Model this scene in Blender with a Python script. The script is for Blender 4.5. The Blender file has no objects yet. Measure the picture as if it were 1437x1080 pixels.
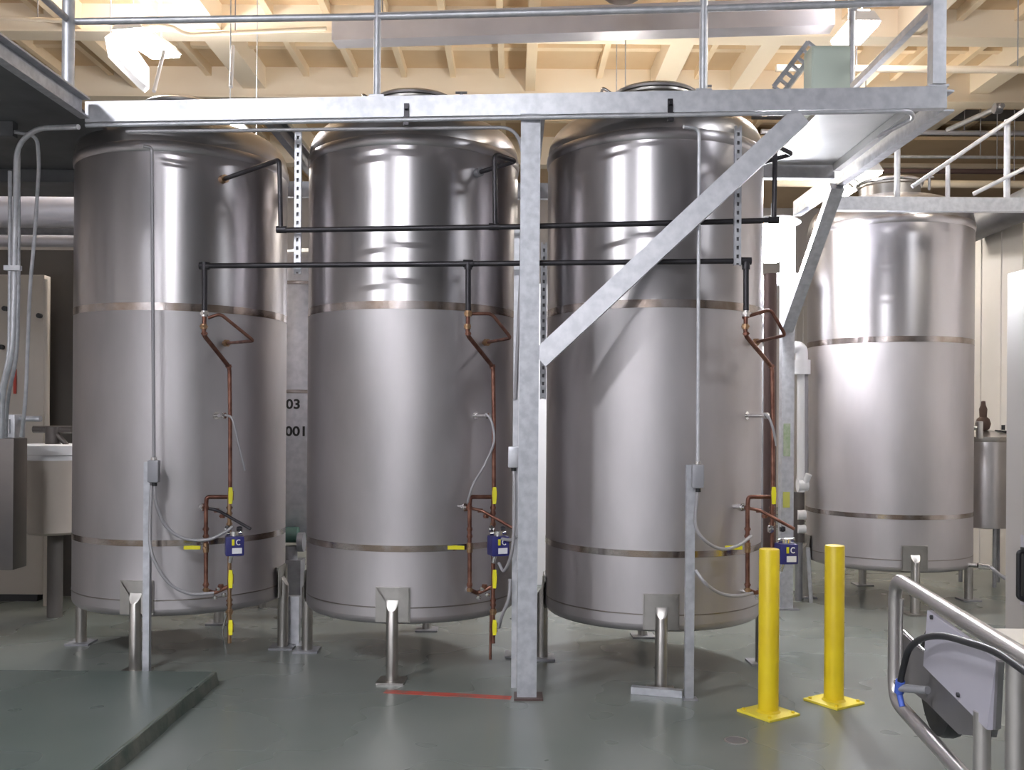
import bpy, bmesh, math, random
from mathutils import Vector, Matrix
random.seed(7)
C = bpy.context.scene.collection
PI = math.pi
F = 1356.0; CX = 718.5; HY = 588.0; EYE = 1.65; ROLL = math.radians(0.4)
SR, CR = math.sin(ROLL), math.cos(ROLL)

def at(px, py, y=None, z=None, x=None):
    """point of the place seen at a pixel, at a given distance y (or height z, or side x)"""
    u = (px-CX)/F; v = (HY-py)/F
    d = Vector((u*CR - v*SR, 1.0, u*SR + v*CR))
    if y is not None: t = y
    elif z is not None: t = (z-EYE)/d.z
    else: t = x/d.x
    return Vector((d.x*t, d.y*t, EYE + d.z*t))

# ------------------------------------------------------------ materials
def mat(name, col, metal=0.0, rough=0.5, col2=None, scale=6.0, bump=0.0, bscale=40.0, stretch=None,
        aniso=0.0, rough2=None, emit=None, estr=0.0, contrast=(0.35, 0.65), coat=0.0):
    m = bpy.data.materials.new(name); m.use_nodes = True
    nt = m.node_tree; N = nt.nodes; L = nt.links
    b = N['Principled BSDF']
    b.inputs['Base Color'].default_value = (*col, 1)
    b.inputs['Metallic'].default_value = metal
    b.inputs['Roughness'].default_value = rough
    if coat: b.inputs['Coat Weight'].default_value = coat; b.inputs['Coat Roughness'].default_value = 0.12
    tc = N.new('ShaderNodeTexCoord'); src = tc.outputs['Object']
    if stretch:
        mp = N.new('ShaderNodeMapping'); mp.inputs['Scale'].default_value = stretch
        L.new(src, mp.inputs['Vector']); src = mp.outputs['Vector']
    if col2 or rough2 is not None:
        n = N.new('ShaderNodeTexNoise'); n.inputs['Scale'].default_value = scale; n.inputs['Detail'].default_value = 6
        L.new(src, n.inputs['Vector'])
        r = N.new('ShaderNodeValToRGB')
        r.color_ramp.elements[0].position = contrast[0]; r.color_ramp.elements[1].position = contrast[1]
        c2 = col2 or col
        r.color_ramp.elements[0].color = (*col, 1); r.color_ramp.elements[1].color = (*c2, 1)
        L.new(n.outputs['Fac'], r.inputs['Fac']); L.new(r.outputs['Color'], b.inputs['Base Color'])
        if rough2 is not None:
            mr = N.new('ShaderNodeMapRange'); mr.inputs['From Min'].default_value = 0.3; mr.inputs['From Max'].default_value = 0.7
            mr.inputs['To Min'].default_value = rough; mr.inputs['To Max'].default_value = rough2
            L.new(n.outputs['Fac'], mr.inputs['Value']); L.new(mr.outputs['Result'], b.inputs['Roughness'])
    if bump:
        n2 = N.new('ShaderNodeTexNoise'); n2.inputs['Scale'].default_value = bscale; n2.inputs['Detail'].default_value = 4
        L.new(src, n2.inputs['Vector'])
        bp = N.new('ShaderNodeBump'); bp.inputs['Strength'].default_value = bump; bp.inputs['Distance'].default_value = 0.01
        L.new(n2.outputs['Fac'], bp.inputs['Height']); L.new(bp.outputs['Normal'], b.inputs['Normal'])
    if aniso:
        b.inputs['Anisotropic'].default_value = aniso; b.inputs['Anisotropic Rotation'].default_value = .25
        tg = N.new('ShaderNodeTangent'); tg.direction_type = 'RADIAL'; tg.axis = 'Z'
        L.new(tg.outputs['Tangent'], b.inputs['Tangent'])
    if emit:
        b.inputs['Emission Color'].default_value = (*emit, 1); b.inputs['Emission Strength'].default_value = estr
    return m

M = {}
M['steel_up'] = mat('steel_polished', (.49,.47,.48), 1, .34, (.50,.48,.50), 1.1, aniso=.72)
M['steel_lo'] = mat('steel_brushed', (.43,.41,.42), 1, .54, (.58,.55,.565), 1.9, aniso=.3, contrast=(.25,.75), stretch=(1.3,1.3,.45))
M['steel_head'] = mat('steel_head', (.44,.42,.42), 1, .3, (.5,.48,.48), 3)
M['band'] = mat('weld_band', (.30,.24,.20), 1, .2, (.5,.46,.45), 3.2, bump=.25, bscale=9, contrast=(.42,.6))
M['weld'] = mat('weld_line', (.3,.27,.25), 1, .3)
M['leg'] = mat('steel_leg', (.42,.4,.38), 1, .35, (.5,.48,.46), 9)
M['chrome'] = mat('chrome', (.75,.73,.72), 1, .18)
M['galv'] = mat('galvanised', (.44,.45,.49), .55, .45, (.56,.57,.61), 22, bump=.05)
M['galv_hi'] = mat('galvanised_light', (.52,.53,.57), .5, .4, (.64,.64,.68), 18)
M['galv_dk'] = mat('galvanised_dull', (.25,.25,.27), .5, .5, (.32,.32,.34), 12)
M['deck_plate'] = mat('deck_plate', (.30,.30,.30), .5, .42, (.38,.38,.375), 2.4, bump=.15, bscale=3)
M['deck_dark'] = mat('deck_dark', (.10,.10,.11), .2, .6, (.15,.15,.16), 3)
M['pipe_blk'] = mat('black_iron', (.045,.042,.048), .6, .38)
M['copper'] = mat('aged_copper', (.15,.065,.05), .9, .4, (.30,.15,.11), 14)
M['bronze'] = mat('bronze', (.42,.27,.16), 1, .32)
M['yellow'] = mat('yellow_paint', (.78,.60,.015), 0, .38, (.70,.51,.012), 5, bump=.04)
M['yel_handle'] = mat('yellow_handle', (.72,.66,.02), 0, .35)
M['yel_shade'] = mat('yellow_cap', (.80,.66,.06), 0, .4)
M['blue'] = mat('blue_actuator', (.03,.03,.16), 0, .35)
M['blue_plug'] = mat('blue_plug', (.05,.10,.42), 0, .45)
M['white'] = mat('white_plastic', (.78,.78,.8), 0, .4)
M['label'] = mat('white_label', (.75,.75,.78), 0, .5)
M['conduit'] = mat('grey_conduit', (.36,.35,.37), .25, .42)
M['jbox'] = mat('grey_box', (.32,.32,.35), .3, .45)
M['green_box'] = mat('pale_green_enclosure', (.62,.70,.62), 0, .5)
M['cab'] = mat('cabinet_grey', (.40,.37,.36), 0, .5, (.43,.4,.39), 2)
M['cab_dk'] = mat('cabinet_dark', (.12,.11,.11), .6, .35, (.17,.15,.14), 2)
M['black'] = mat('black_rubber', (.015,.015,.018), 0, .45)
M['beige'] = mat('beige_top', (.62,.56,.48), 0, .5)
M['plate_li'] = mat('plate_lilac', (.50,.48,.56), .35, .38, (.56,.54,.62), 3)
M['plate_dk'] = mat('plate_grey', (.22,.21,.22), .7, .4, (.28,.27,.27), 3)
M['rail'] = mat('rail_steel', (.50,.47,.46), .9, .32, (.58,.55,.54), 5)
M['cream'] = mat('cream_paint', (.80,.66,.47), 0, .6, (.75,.60,.41), 1.2)
M['creamw'] = mat('cream_paint_light', (.82,.72,.57), 0, .55, (.78,.67,.52), 1.0)
M['tan'] = mat('deck_boards', (.66,.50,.32), 0, .7, (.60,.44,.27), 1.5)
M['ceil_dk'] = mat('ceiling_darkened', (.07,.07,.075), 0, .8, (.09,.09,.09), 2)  # darkened so the tank heads mirror a dark roof
M['duct'] = mat('grey_duct', (.50,.49,.54), .4, .45, (.56,.55,.6), 3)
M['wall'] = mat('painted_wall', (.64,.61,.585), 0, .7, (.60,.575,.55), 1.5)
M['wall_n'] = mat('neutral_wall', (.74,.73,.75), 0, .8, (.70,.69,.71), .8)
M['wall_bk'] = mat('block_wall', (.62,.58,.56), 0, .75, (.56,.52,.5), 1.2)
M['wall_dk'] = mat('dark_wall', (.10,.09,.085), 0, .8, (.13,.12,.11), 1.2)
M['creamtank'] = mat('ivory_enamel', (.52,.47,.42), 0, .4, (.48,.43,.38), 2)
M['red'] = mat('red_paint', (.55,.06,.04), 0, .5)
M['redtape'] = mat('worn_red_tape', (.42,.07,.05), 0, .5, (.22,.11,.09), 9, contrast=(.5,.7))
M['ink'] = mat('black_ink', (.02,.02,.02), 0, .6)
M['green'] = mat('green_pump', (.05,.12,.10), 0, .4)
M['sticker_g'] = mat('green_sticker', (.22,.30,.18), 0, .5, (.36,.39,.30), 30)
M['sticker_y'] = mat('yellow_sticker', (.48,.48,.10), 0, .5)
M['brown'] = mat('brown_iron', (.10,.065,.06), .3, .5)
M['brownv'] = mat('rusty_valve', (.09,.055,.045), .3, .6)
M['lamp'] = mat('fill_lamp_diffuser', (.9,.9,.9), 0, .4, emit=(.93,.95,1.0), estr=30)  # serves only the added neutral fill lamps
M['lamp_v'] = mat('lamp_diffuser_glare', (.9,.9,.9), 0, .4, emit=(.97,.96,1.0), estr=60)
M['lamp_f'] = mat('lamp_diffuser_bright', (.9,.9,.9), 0, .4, emit=(.95,.96,1.0), estr=230)
M['fill_w'] = mat('fill_lamp_diffuser_warm', (.9,.9,.9), 0, .4, emit=(1.0,.93,.82), estr=24)  # serves only the added warm fill lamps
M['lamp_b'] = mat('work_lamp_diffuser', (.9,.9,.9), 0, .4, emit=(.95,.96,1.0), estr=190)
M['grout'] = mat('concrete_edge', (.075,.10,.085), 0, .55, (.17,.175,.15), 7, bump=.3, bscale=20)

def floor_mat(name, c1, c2, c3):
    m = bpy.data.materials.new(name); m.use_nodes = True
    nt = m.node_tree; N = nt.nodes; L = nt.links; b = N['Principled BSDF']
    tc = N.new('ShaderNodeTexCoord')
    n = N.new('ShaderNodeTexNoise'); n.inputs['Scale'].default_value = .9; n.inputs['Detail'].default_value = 3; n.inputs['Roughness'].default_value = .45
    L.new(tc.outputs['Object'], n.inputs['Vector'])
    r = N.new('ShaderNodeValToRGB'); e = r.color_ramp.elements
    e[0].position = .18; e[0].color = (*c1,1); e[1].position = .82; e[1].color = (*c3,1)
    k = e.new(.5); k.color = (*c2,1)
    L.new(n.outputs['Fac'], r.inputs['Fac']); L.new(r.outputs['Color'], b.inputs['Base Color'])
    n2 = N.new('ShaderNodeTexNoise'); n2.inputs['Scale'].default_value = 1.3; n2.inputs['Detail'].default_value = 2
    L.new(tc.outputs['Object'], n2.inputs['Vector'])
    mr = N.new('ShaderNodeMapRange'); mr.inputs['From Min'].default_value = .1; mr.inputs['From Max'].default_value = .9
    mr.inputs['To Min'].default_value = .20; mr.inputs['To Max'].default_value = .36
    L.new(n2.outputs['Fac'], mr.inputs['Value']); L.new(mr.outputs['Result'], b.inputs['Roughness'])
    bp = N.new('ShaderNodeBump'); bp.inputs['Strength'].default_value = .03; bp.inputs['Distance'].default_value = .02
    return m
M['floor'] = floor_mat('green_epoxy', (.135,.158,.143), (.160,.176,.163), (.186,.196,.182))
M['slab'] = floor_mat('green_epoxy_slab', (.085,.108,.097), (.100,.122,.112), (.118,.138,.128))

# ------------------------------------------------------------ mesh helpers
class MB:
    def __init__(s): s.bm = bmesh.new(); s.smooth = []
    def box(s, c, size, rz=0, bev=0):
        c = Vector(c); sx, sy, sz = [v/2 for v in size]
        R = Matrix.Rotation(rz, 3, 'Z')
        vs = [s.bm.verts.new(c + R @ Vector((x*sx, y*sy, z*sz))) for x in (-1,1) for y in (-1,1) for z in (-1,1)]
        fs = [(0,1,3,2),(4,6,7,5),(0,4,5,1),(2,3,7,6),(0,2,6,4),(1,5,7,3)]
        faces = [s.bm.faces.new([vs[i] for i in f]) for f in fs]
        if bev:
            es = {e for f in faces for e in f.edges}
            bmesh.ops.bevel(s.bm, geom=list(es), offset=bev, segments=2, affect='EDGES', profile=.6)
        return s
    def prism(s, prof, p0, p1, up=(0,0,1)):
        """extrude a 2-D outline (side, up) along p0 -> p1"""
        p0 = Vector(p0); p1 = Vector(p1); t = (p1-p0).normalized(); up = Vector(up)
        side = t.cross(up).normalized(); u2 = side.cross(t).normalized()
        a = [s.bm.verts.new(p0 + side*x + u2*y) for x, y in prof]
        b = [s.bm.verts.new(p1 + side*x + u2*y) for x, y in prof]
        n = len(prof)
        for i in range(n): s.bm.faces.new((a[i], a[(i+1)%n], b[(i+1)%n], b[i]))
        s.bm.faces.new(a[::-1]); s.bm.faces.new(b)
        return s
    def bar(s, p0, p1, w, h, up=(0,0,1)):
        return s.prism([(-w/2,-h/2),(w/2,-h/2),(w/2,h/2),(-w/2,h/2)], p0, p1, up)
    def channel(s, p0, p1, w, h, th=.012, up=(0,0,1), flip=1):
        q = [(0,-h/2),(w,-h/2),(w,-h/2+th),(th,-h/2+th),(th,h/2-th),(w,h/2-th),(w,h/2),(0,h/2)]
        return s.prism([(x*flip, y) for x, y in q], p0, p1, up)
    def tube(s, pts, r, n=12, closed_caps=True, radii=None):
        pts = [Vector(p) for p in pts]
        m = len(pts); rings = []
        T = []
        for i in range(m):
            a = (pts[i]-pts[i-1]).normalized() if i else (pts[1]-pts[0]).normalized()
            b = (pts[i+1]-pts[i]).normalized() if i < m-1 else a
            if i == 0: a = b
            t = (a+b)
            T.append((t.normalized() if t.length > 1e-6 else a, a))
        ref = Vector((0,0,1)) if abs(T[0][0].z) < .9 else Vector((1,0,0))
        nrm = T[0][0].cross(ref).normalized()
        for i in range(m):
            t, a = T[i]
            nrm = (nrm - t*nrm.dot(t)).normalized(); bn = t.cross(nrm).normalized()
            k = 1/max(.5, t.dot(a)); rr = (radii[i] if radii else r)
            mit = (t - a*t.dot(a))
            rings.append([s.bm.verts.new(pts[i] + (nrm*math.cos(q) + bn*math.sin(q))*rr*(1 if k < 1.02 else 1+(k-1)*.6)) for q in [2*PI*j/n for j in range(n)]])
        for i in range(m-1):
            for j in range(n):
                f = s.bm.faces.new((rings[i][j], rings[i][(j+1)%n], rings[i+1][(j+1)%n], rings[i+1][j])); f.smooth = True
        if closed_caps:
            s.bm.faces.new(rings[0][::-1]); s.bm.faces.new(rings[-1])
        return s
    def ell(s, pts, r, n=12, bend=None):
        """pipe through corners with rounded bends"""
        pts = [Vector(p) for p in pts]; out = [pts[0]]
        bend = bend or r*2.2
        for i in range(1, len(pts)-1):
            a = (pts[i-1]-pts[i]); b = (pts[i+1]-pts[i])
            k = min(bend, a.length*.45, b.length*.45)
            A = pts[i]+a.normalized()*k; B = pts[i]+b.normalized()*k
            for q in range(7):
                t = q/6; out.append(A*(1-t)**2 + pts[i]*2*t*(1-t) + B*t*t)
        out.append(pts[-1])
        return s.tube(out, r, n)
    def curve(s, pts, r, n=10, seg=8):
        pts = [Vector(p) for p in pts]; P = [pts[0]*2-pts[1]] + pts + [pts[-1]*2-pts[-2]]; out = []
        for i in range(1, len(P)-2):
            for q in range(seg):
                t = q/seg; a,b,c,d = P[i-1],P[i],P[i+1],P[i+2]
                out.append(.5*((2*b) + (c-a)*t + (2*a-5*b+4*c-d)*t*t + (3*b-a-3*c+d)*t**3))
        out.append(pts[-1])
        return s.tube(out, r, n)
    def lathe(s, prof, c=(0,0,0), n=64, axis='Z', a0=0, a1=2*PI, smooth=True, sharp=None):
        c = Vector(c); full = abs(a1-a0-2*PI) < 1e-6
        k = n if full else n+1; rings = []
        for r, z in prof:
            ring = []
            if r < 1e-6:
                v = s.bm.verts.new(c + (Vector((0,0,z)) if axis == 'Z' else Vector((0,z,0)) if axis == 'Y' else Vector((z,0,0))))
                ring = [v]*k
            else:
                for j in range(k):
                    q = a0 + (a1-a0)*j/n
                    p = Vector((r*math.cos(q), r*math.sin(q), z))
                    if axis == 'Y': p = Vector((p.x, p.z, p.y))
                    if axis == 'X': p = Vector((p.z, p.x, p.y))
                    ring.append(s.bm.verts.new(c+p))
            rings.append(ring)
        for i in range(len(rings)-1):
            for j in range(k if full else k-1):
                q = (rings[i][j], rings[i][(j+1)%k], rings[i+1][(j+1)%k], rings[i+1][j])
                u = []
                for v in q:
                    if v not in u: u.append(v)
                if len(u) >= 3:
                    try: f = s.bm.faces.new(u); f.smooth = smooth
                    except ValueError: pass
        return s
    def cyl(s, p0, p1, r, n=20): return s.tube([p0, p1], r, n)
    def sphere(s, c, r, sc=(1,1,1)):
        res = bmesh.ops.create_uvsphere(s.bm, u_segments=16, v_segments=10, radius=r)
        for v in res['verts']:
            v.co = Vector((v.co.x*sc[0], v.co.y*sc[1], v.co.z*sc[2])) + Vector(c)
            for f in v.link_faces: f.smooth = True
        return s
    def poly(s, pts, off):
        """a flat plate: outline pts extruded by the vector off"""
        off = Vector(off); a = [s.bm.verts.new(Vector(p)) for p in pts]; b = [s.bm.verts.new(Vector(p)+off) for p in pts]; n = len(a)
        s.bm.faces.new(a[::-1]); s.bm.faces.new(b)
        for i in range(n): s.bm.faces.new((a[i], a[(i+1)%n], b[(i+1)%n], b[i]))
        return s
    def build(s, name, m, parent=None, origin=None):
        bmesh.ops.recalc_face_normals(s.bm, faces=s.bm.faces)
        me = bpy.data.meshes.new(name)
        if parent is not None and origin is None:
            inv = world(parent).inverted(); bmesh.ops.transform(s.bm, matrix=inv, verts=s.bm.verts)
        if origin is not None:
            bmesh.ops.translate(s.bm, vec=-Vector(origin), verts=s.bm.verts)
        s.bm.to_mesh(me); s.bm.free(); me.materials.append(m)
        try: me.set_sharp_from_angle(angle=math.radians(40))
        except Exception: pass
        o = bpy.data.objects.new(name, me); C.objects.link(o)
        if origin is not None: o.location = origin
        if parent is not None: o.parent = parent
        return o
def world(o):
    m = Matrix.LocRotScale(o.location, o.rotation_euler, o.scale)
    return (world(o.parent) @ m) if o.parent else m
def tag(o, label, cat, group=None, kind=None):
    o['label'] = label; o['category'] = cat
    if group: o['group'] = group
    if kind: o['kind'] = kind
    return o
def thing(name, loc, label, cat, group=None):
    o = bpy.data.objects.new(name, None); C.objects.link(o); o.location = loc; o.empty_display_size = .1
    return tag(o, label, cat, group)
def struct(o): o['kind'] = 'structure'; return o

# ------------------------------------------------------------ room
XL, XR, YF, YB, ZC = -8.0, 9.5, -7.0, 18.5, 6.1
fl = MB()
fl.box(((XL+XR)/2, (YF+YB)/2, -.05), (XR-XL, YB-YF, .1)); struct(fl.build('floor', M['floor']))
m = MB(); m.box(((XL+XR)/2, (6.4+YB)/2, ZC+.06), (XR-XL, YB-6.4, .12)); struct(m.build('ceiling', M['tan']))
m = MB(); m.box(((XL+XR)/2, (YF+6.4)/2, ZC+.06), (XR-XL, 6.4-YF, .12)); struct(m.build('ceiling_unseen', M['ceil_dk']))  # unseen bay, coloured dark to keep the tank reflections dark
m = MB(); m.box((XL-.1, (YF+YB)/2, ZC/2), (.2, YB-YF, ZC)); struct(m.build('wall_left', M['wall_bk']))
m = MB(); m.box((XR+.1, (YF+YB)/2, ZC/2), (.2, YB-YF, ZC)); struct(m.build('wall_right', M['wall']))
m = MB(); m.box(((XL+XR)/2, YB+.1, ZC/2), (XR-XL, .2, ZC)); struct(m.build('wall_back', M['wall_bk']))
m = MB(); m.box(((XL+XR)/2, YF-.1, ZC/2), (XR-XL, .2, ZC)); struct(m.build('wall_front', M['wall_n']))

m = MB(); m.box((5.41, 12.2, 3.76/2), (.12, 12.6, 3.76))
for k in range(28): m.box((5.345, 6.1+k*.45, 3.74/2), (.014, .05, 3.74))
struct(m.build('wall_partition', M['wall']))
# raised slab at the left, its edge running towards the camera
SL = .08
pA = at(303,942,z=SL); pB = at(137,1078,z=SL)
d = (pB-pA).normalized(); pC = pA + d*4.5
poly = [pA, pC, Vector((XL+.3, pC.y, SL)), Vector((XL+.3, pA.y+.02, SL))]
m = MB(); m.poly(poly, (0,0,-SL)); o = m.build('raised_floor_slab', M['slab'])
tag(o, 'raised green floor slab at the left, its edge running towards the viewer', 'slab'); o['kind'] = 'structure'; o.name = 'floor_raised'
nrm = Vector((-d.y, d.x, 0)); nrm = nrm if nrm.x > 0 else -nrm
m = MB()
q = [pA, pA+nrm*.018]
n = 40
top_in = []; 
for i in range(n+1):
    t = i/n; p = pA.lerp(pC, t); w = .012+.008*random.random(); top_in.append((p, w))
vs = []
for p, w in top_in:
    vs.append([m.bm.verts.new(p - nrm*w + Vector((0,0,.003))), m.bm.verts.new(p + nrm*.004 + Vector((0,0,.003-.012*random.random()))), m.bm.verts.new(Vector((p.x,p.y,0.001)) + nrm*(.010+.012*random.random()))])
for i in range(n):
    for j in range(2): m.bm.faces.new((vs[i][j], vs[i+1][j], vs[i+1][j+1], vs[i][j+1]))
struct(m.build('trim_1', M['grout']))

# ------------------------------------------------------------ ceiling structure (each beam a thing of the setting)
ti = 2
def trim(mb, mt):
    global ti
    o = mb.build('trim_%d' % ti, M[mt]); ti += 1; return struct(o)
ZB = 5.82
# girders across
for (yy, zb, h, mt) in ((10.5, 5.78, .32, 'creamw'), (12.35, 5.70, .40, 'creamw'), (15.3, 5.65, .45, 'creamw'), (6.5, 5.7,.4,'cream'), (1.5,5.8,.3,'ceil_dk'), (-3.5,5.8,.3,'ceil_dk')):  # the two dark girders are unseen, darkened for the tank reflections
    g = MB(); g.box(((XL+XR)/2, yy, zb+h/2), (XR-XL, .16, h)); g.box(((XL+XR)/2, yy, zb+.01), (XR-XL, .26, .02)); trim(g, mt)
# main beams running away from the viewer
for X, w in ((-6.9,.2), (-4.75,.16), (-3.30,.28), (.2,.12), (1.86,.26), (2.85,.22), (4.25,.24), (5.9,.24), (7.5,.24)):
    g = MB(); g.box((X, (6.6+YB)/2, ZB+.14), (w, YB-6.6, .28)); trim(g, 'creamw' if w > .2 else 'cream')
# smaller joists between
X = -7.6
while X < XR-.2:
    if all(abs(X-k) > .3 for k in (-6.9,-4.75,-3.30,.2,1.86,2.85,4.25,5.9,7.5)):
        g = MB(); g.box((X, (8+YB)/2, ZC-.06), (.07, YB-8, .12)); trim(g, 'cream')
    X += .62
# boards across, above the joists
for yy in (9.4, 11.5, 13.4, 14.3, 16.4):
    g = MB(); g.box(((XL+XR)/2, yy, ZC-.025), (XR-XL, .10, .05)); trim(g, 'cream')

# ------------------------------------------------------------ lamps
def lamp(c, L, W, ang, label, mt='lamp', drop=None, group='long ceiling lamps'):
    t = thing('ceiling_lamp', c, label, 'lamp', group)
    R = Matrix.Rotation(ang, 3, 'Z'); c = Vector(c)
    def P(x,y,z): return c + R @ Vector((x,y,z))
    h = MB(); h.prism([(-W/2,0),(W/2,0),(W*.28,.09),(-W*.28,.09)], P(-L/2,0,0), P(L/2,0,0)); h.build('housing', M['white'], t)
    e = MB(); e.box(c + Vector((0,0,-.015)), (L*.97, W*.9, .03), ang); e.build('diffuser', M[mt], t)
    if c.y > 5:
        e = MB(); e.box(c + Vector((0,0,.10)), (L*.9, W*.34, .016), ang); e.build('added_uplight', M[mt], t)  # upward glow added to brighten the ceiling
    for s in (-1,1):
        k = MB(); k.cyl(P(s*L*.35,0,.085), P(s*L*.35,0,ZC-c.z), .006, 8); k.build('hanger', M['galv'], t)
    return t
lamp((-4.3,1.1,5.1), .8, .24, .25, 'long hanging lamp out of view at the left, mirrored as the tanks\' left streak', 'lamp_f')
lamp((-1.5,-1.3,5.2), .8, .24, .1, 'long hanging lamp behind the viewer, mirrored as the tanks\' middle streak', 'lamp_f')
lamp((4.4,3.4,5.2), 1.2, .3, PI/2, 'added fill lamp over the aisle at the right, above the frame', 'lamp')  # fill light added for the right aisle, no such fixture seen
lamp((-6.4,-4.5,5.1), 1.6, .4, PI/2, 'added fill lamp far behind the viewer at the left', 'lamp')  # added for soft frontal fill, no fixture known there
lamp((-3.6,-5.3,5.2), 1.6, .3, 0, 'added fill lamp washing the wall far behind the viewer', 'lamp_v')  # wall wash added so the upper shells reflect a brighter wall
lamp((-2.6,9.3,4.3), 1.3, .3, PI/2, 'added fill lamp hidden behind the two left tanks', 'fill_w')  # extra light added, set low so the tanks hide it
pl = at(207,60,y=9.6)
lamp(pl, .7, .34, PI/2-.2, 'glaring hanging lamp above the leftmost tank, left of the pale roof beam', 'lamp_v')
pl = at(1200,44,y=9.0)
lamp(pl, .5, .30, PI/2, 'glaring hanging lamp above the pale green box', 'lamp_v')
lamp((1.2,10.9,4.4), 1.3, .3, PI/2, 'added fill lamp hidden behind the third tank', 'fill_w')  # added backlight, lowered out of sight
lamp((4.2,12.0,4.6), 1.3, .3, PI/2, 'added fill lamp far behind the pale green box', 'fill_w')  # extra warm fill added for the roof at the right
lamp((4.6,6.2,5.3), 1.3, .3, PI/2, 'added fill lamp over the far right tank, above the frame', 'fill_w')  # added above the frame to brighten the roof

# ------------------------------------------------------------ storage tanks
TR = .727
def tank(lat, D, label, rot=-.06, zoff=0):
    base = Vector((lat, D, 0))
    t = thing('storage_tank', base, label, 'tank', 'tall stainless steel storage tanks')
    z0, z1, z2, z3 = .40, .83, 2.34, 3.37
    def L(prof, name, mt, n=96, par=t):
        m = MB(); m.lathe([(r, z+zoff) for r, z in prof], base, n); return m.build(name, M[mt], par)
    L([(TR,z0),(TR,z0+.02),(TR,z1-.02)], 'lower_shell', 'steel_lo')
    L([(TR,z1+.02),(TR,z2)], 'middle_shell', 'steel_lo')
    L([(TR,z2+.05),(TR,z3)], 'upper_shell', 'steel_up')
    L([(TR,z1-.02),(TR+.002,z1-.02),(TR+.002,z1+.02),(TR,z1+.02)], 'seam_band', 'band')
    L([(TR,z2),(TR+.002,z2),(TR+.002,z2+.05),(TR,z2+.05)], 'seam_band', 'band')
    L([(TR,z3),(TR+.006,z3+.006),(TR+.010,z3+.035),(TR+.006,z3+.064),(TR,z3+.07)], 'top_ring', 'steel_up')
    prof = [(TR,z3+.07)]
    for i in range(1,9):
        a = i/8*PI/2*.86; prof.append((TR-.17+.17*math.cos(a), z3+.07+.20*math.sin(a)))
    r9, z9 = prof[-1]
    for i in range(1,8):
        k = i/8; prof.append((r9*(1-k)+.27*k*1.0 if False else r9+(.27-r9)*k, z9+.085*math.sin(k*PI/2)))
    prof.append((.27, z9+.085)); L(prof, 'top_head', 'steel_head')
    bp = [(TR,z0)]
    for i in range(1,7):
        a = i/6*PI/2; bp.append((TR-.05+.05*math.cos(a), z0-.05*math.sin(a)))
    bp += [(.4,z0-.085),(.12,z0-.11),(0,z0-.112)]
    L(bp, 'bottom_head', 'steel_lo')
    L([(TR+.0,z0+.055),(TR+.0025,z0+.056),(TR+.0025,z0+.062),(TR,z0+.063)], 'bottom_weld', 'weld')
    zm = z9+.085
    mw = L([(.27,zm-.01),(.27,zm+.10),(.285,zm+.11),(.285,zm+.125),(.26,zm+.13)], 'manway', 'leg', 48)
    L([(.295,zm+.13),(.30,zm+.145),(.27,zm+.165),(.15,zm+.19),(0,zm+.20)], 'lid', 'steel_head', 48, mw)
    h = MB(); zl = zm+.17+zoff
    h.ell([base+Vector((-.30,-.05,zl-.02)), base+Vector((-.36,-.05,zl+.02)), base+Vector((-.36,.10,zl+.02)), base+Vector((-.30,.12,zl-.02))], .011); h.build('lid_handle', M['chrome'], mw)
    h = MB(); h.cyl(base+Vector((.33,-.1,zl-.1)), base+Vector((.33,-.1,zl+.02)), .012, 10); h.cyl(base+Vector((.29,-.1,zl+.02)), base+Vector((.37,-.1,zl+.02)), .009, 8); h.build('clamp_knob', M['galv_dk'], mw)
    # legs
    for k in range(4):
        a = -PI/2 + rot + k*PI/2; dr = Vector((math.cos(a), math.sin(a), 0))
        c = base + dr*(TR+.018)
        m = MB(); n = 24; R = .038; lo = []; hi = []; side = Vector((-dr.y, dr.x, 0))
        for j in range(n):
            q = 2*PI*j/n; off = dr*R*math.cos(q) + side*R*math.sin(q)
            lo.append(m.bm.verts.new(c+off+Vector((0,0,.014)))); hi.append(m.bm.verts.new(c+off+Vector((0,0,z0+.155-.055*(1+math.cos(q))))))
        for j in range(n):
            f = m.bm.faces.new((lo[j],lo[(j+1)%n],hi[(j+1)%n],hi[j])); f.smooth = True
        m.bm.faces.new(hi); m.bm.faces.new(lo[::-1])
        lg = m.build('leg', M['leg'], t)
        b = MB(); b.box(c+Vector((0,0,.007)), (.17,.17,.014), a+(.08 if k else 0)); b.build('base_plate', M['leg'] if k == 0 else M['galv_dk'], lg)
        # saddle plate wrapped round the shell, with the folded horn that carries the leg
        m = MB(); w = .15
        prof = [(TR+.012, z0-.03), (TR+.012, z0+.19)]
        m.lathe([(TR+.001, z0-.03),(TR+.012, z0-.03),(TR+.012, z0+.19),(TR+.001, z0+.19)], base, 8, a0=a-w, a1=a+w)
        pt = m.build('saddle_plate', M['leg'], lg)
        m = MB(); zt = z0+.185; 
        for sg in (-1,1):
            A = base+dr*(TR+.012)+side*sg*.105; A = Vector((A.x,A.y,0))
            m.poly([Vector((A.x,A.y,zt)), c+side*sg*.037+Vector((0,0,z0+.09)), c+side*sg*.037+Vector((0,0,z0-.02)), Vector((A.x,A.y,z0-.02))], dr*.005+side*sg*(-.002))
        m.build('gusset', M['leg'], lg)
    return t
TK = [(-2.377,6.98), (-.697,6.80), (.963,6.63)]
tank(*TK[0], 'stainless storage tank nearest the raised slab, leftmost of the front row')
tank(*TK[1], 'stainless storage tank in the middle of the front row, left of the galvanised column')
tank(*TK[2], 'stainless storage tank right of the galvanised column, behind the left yellow bollard')
T4 = (9.02*math.tan(math.radians(21.25)), 9.02)
tank(*T4, 'stainless storage tank standing apart at the far right with a glaring highlight')

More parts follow.
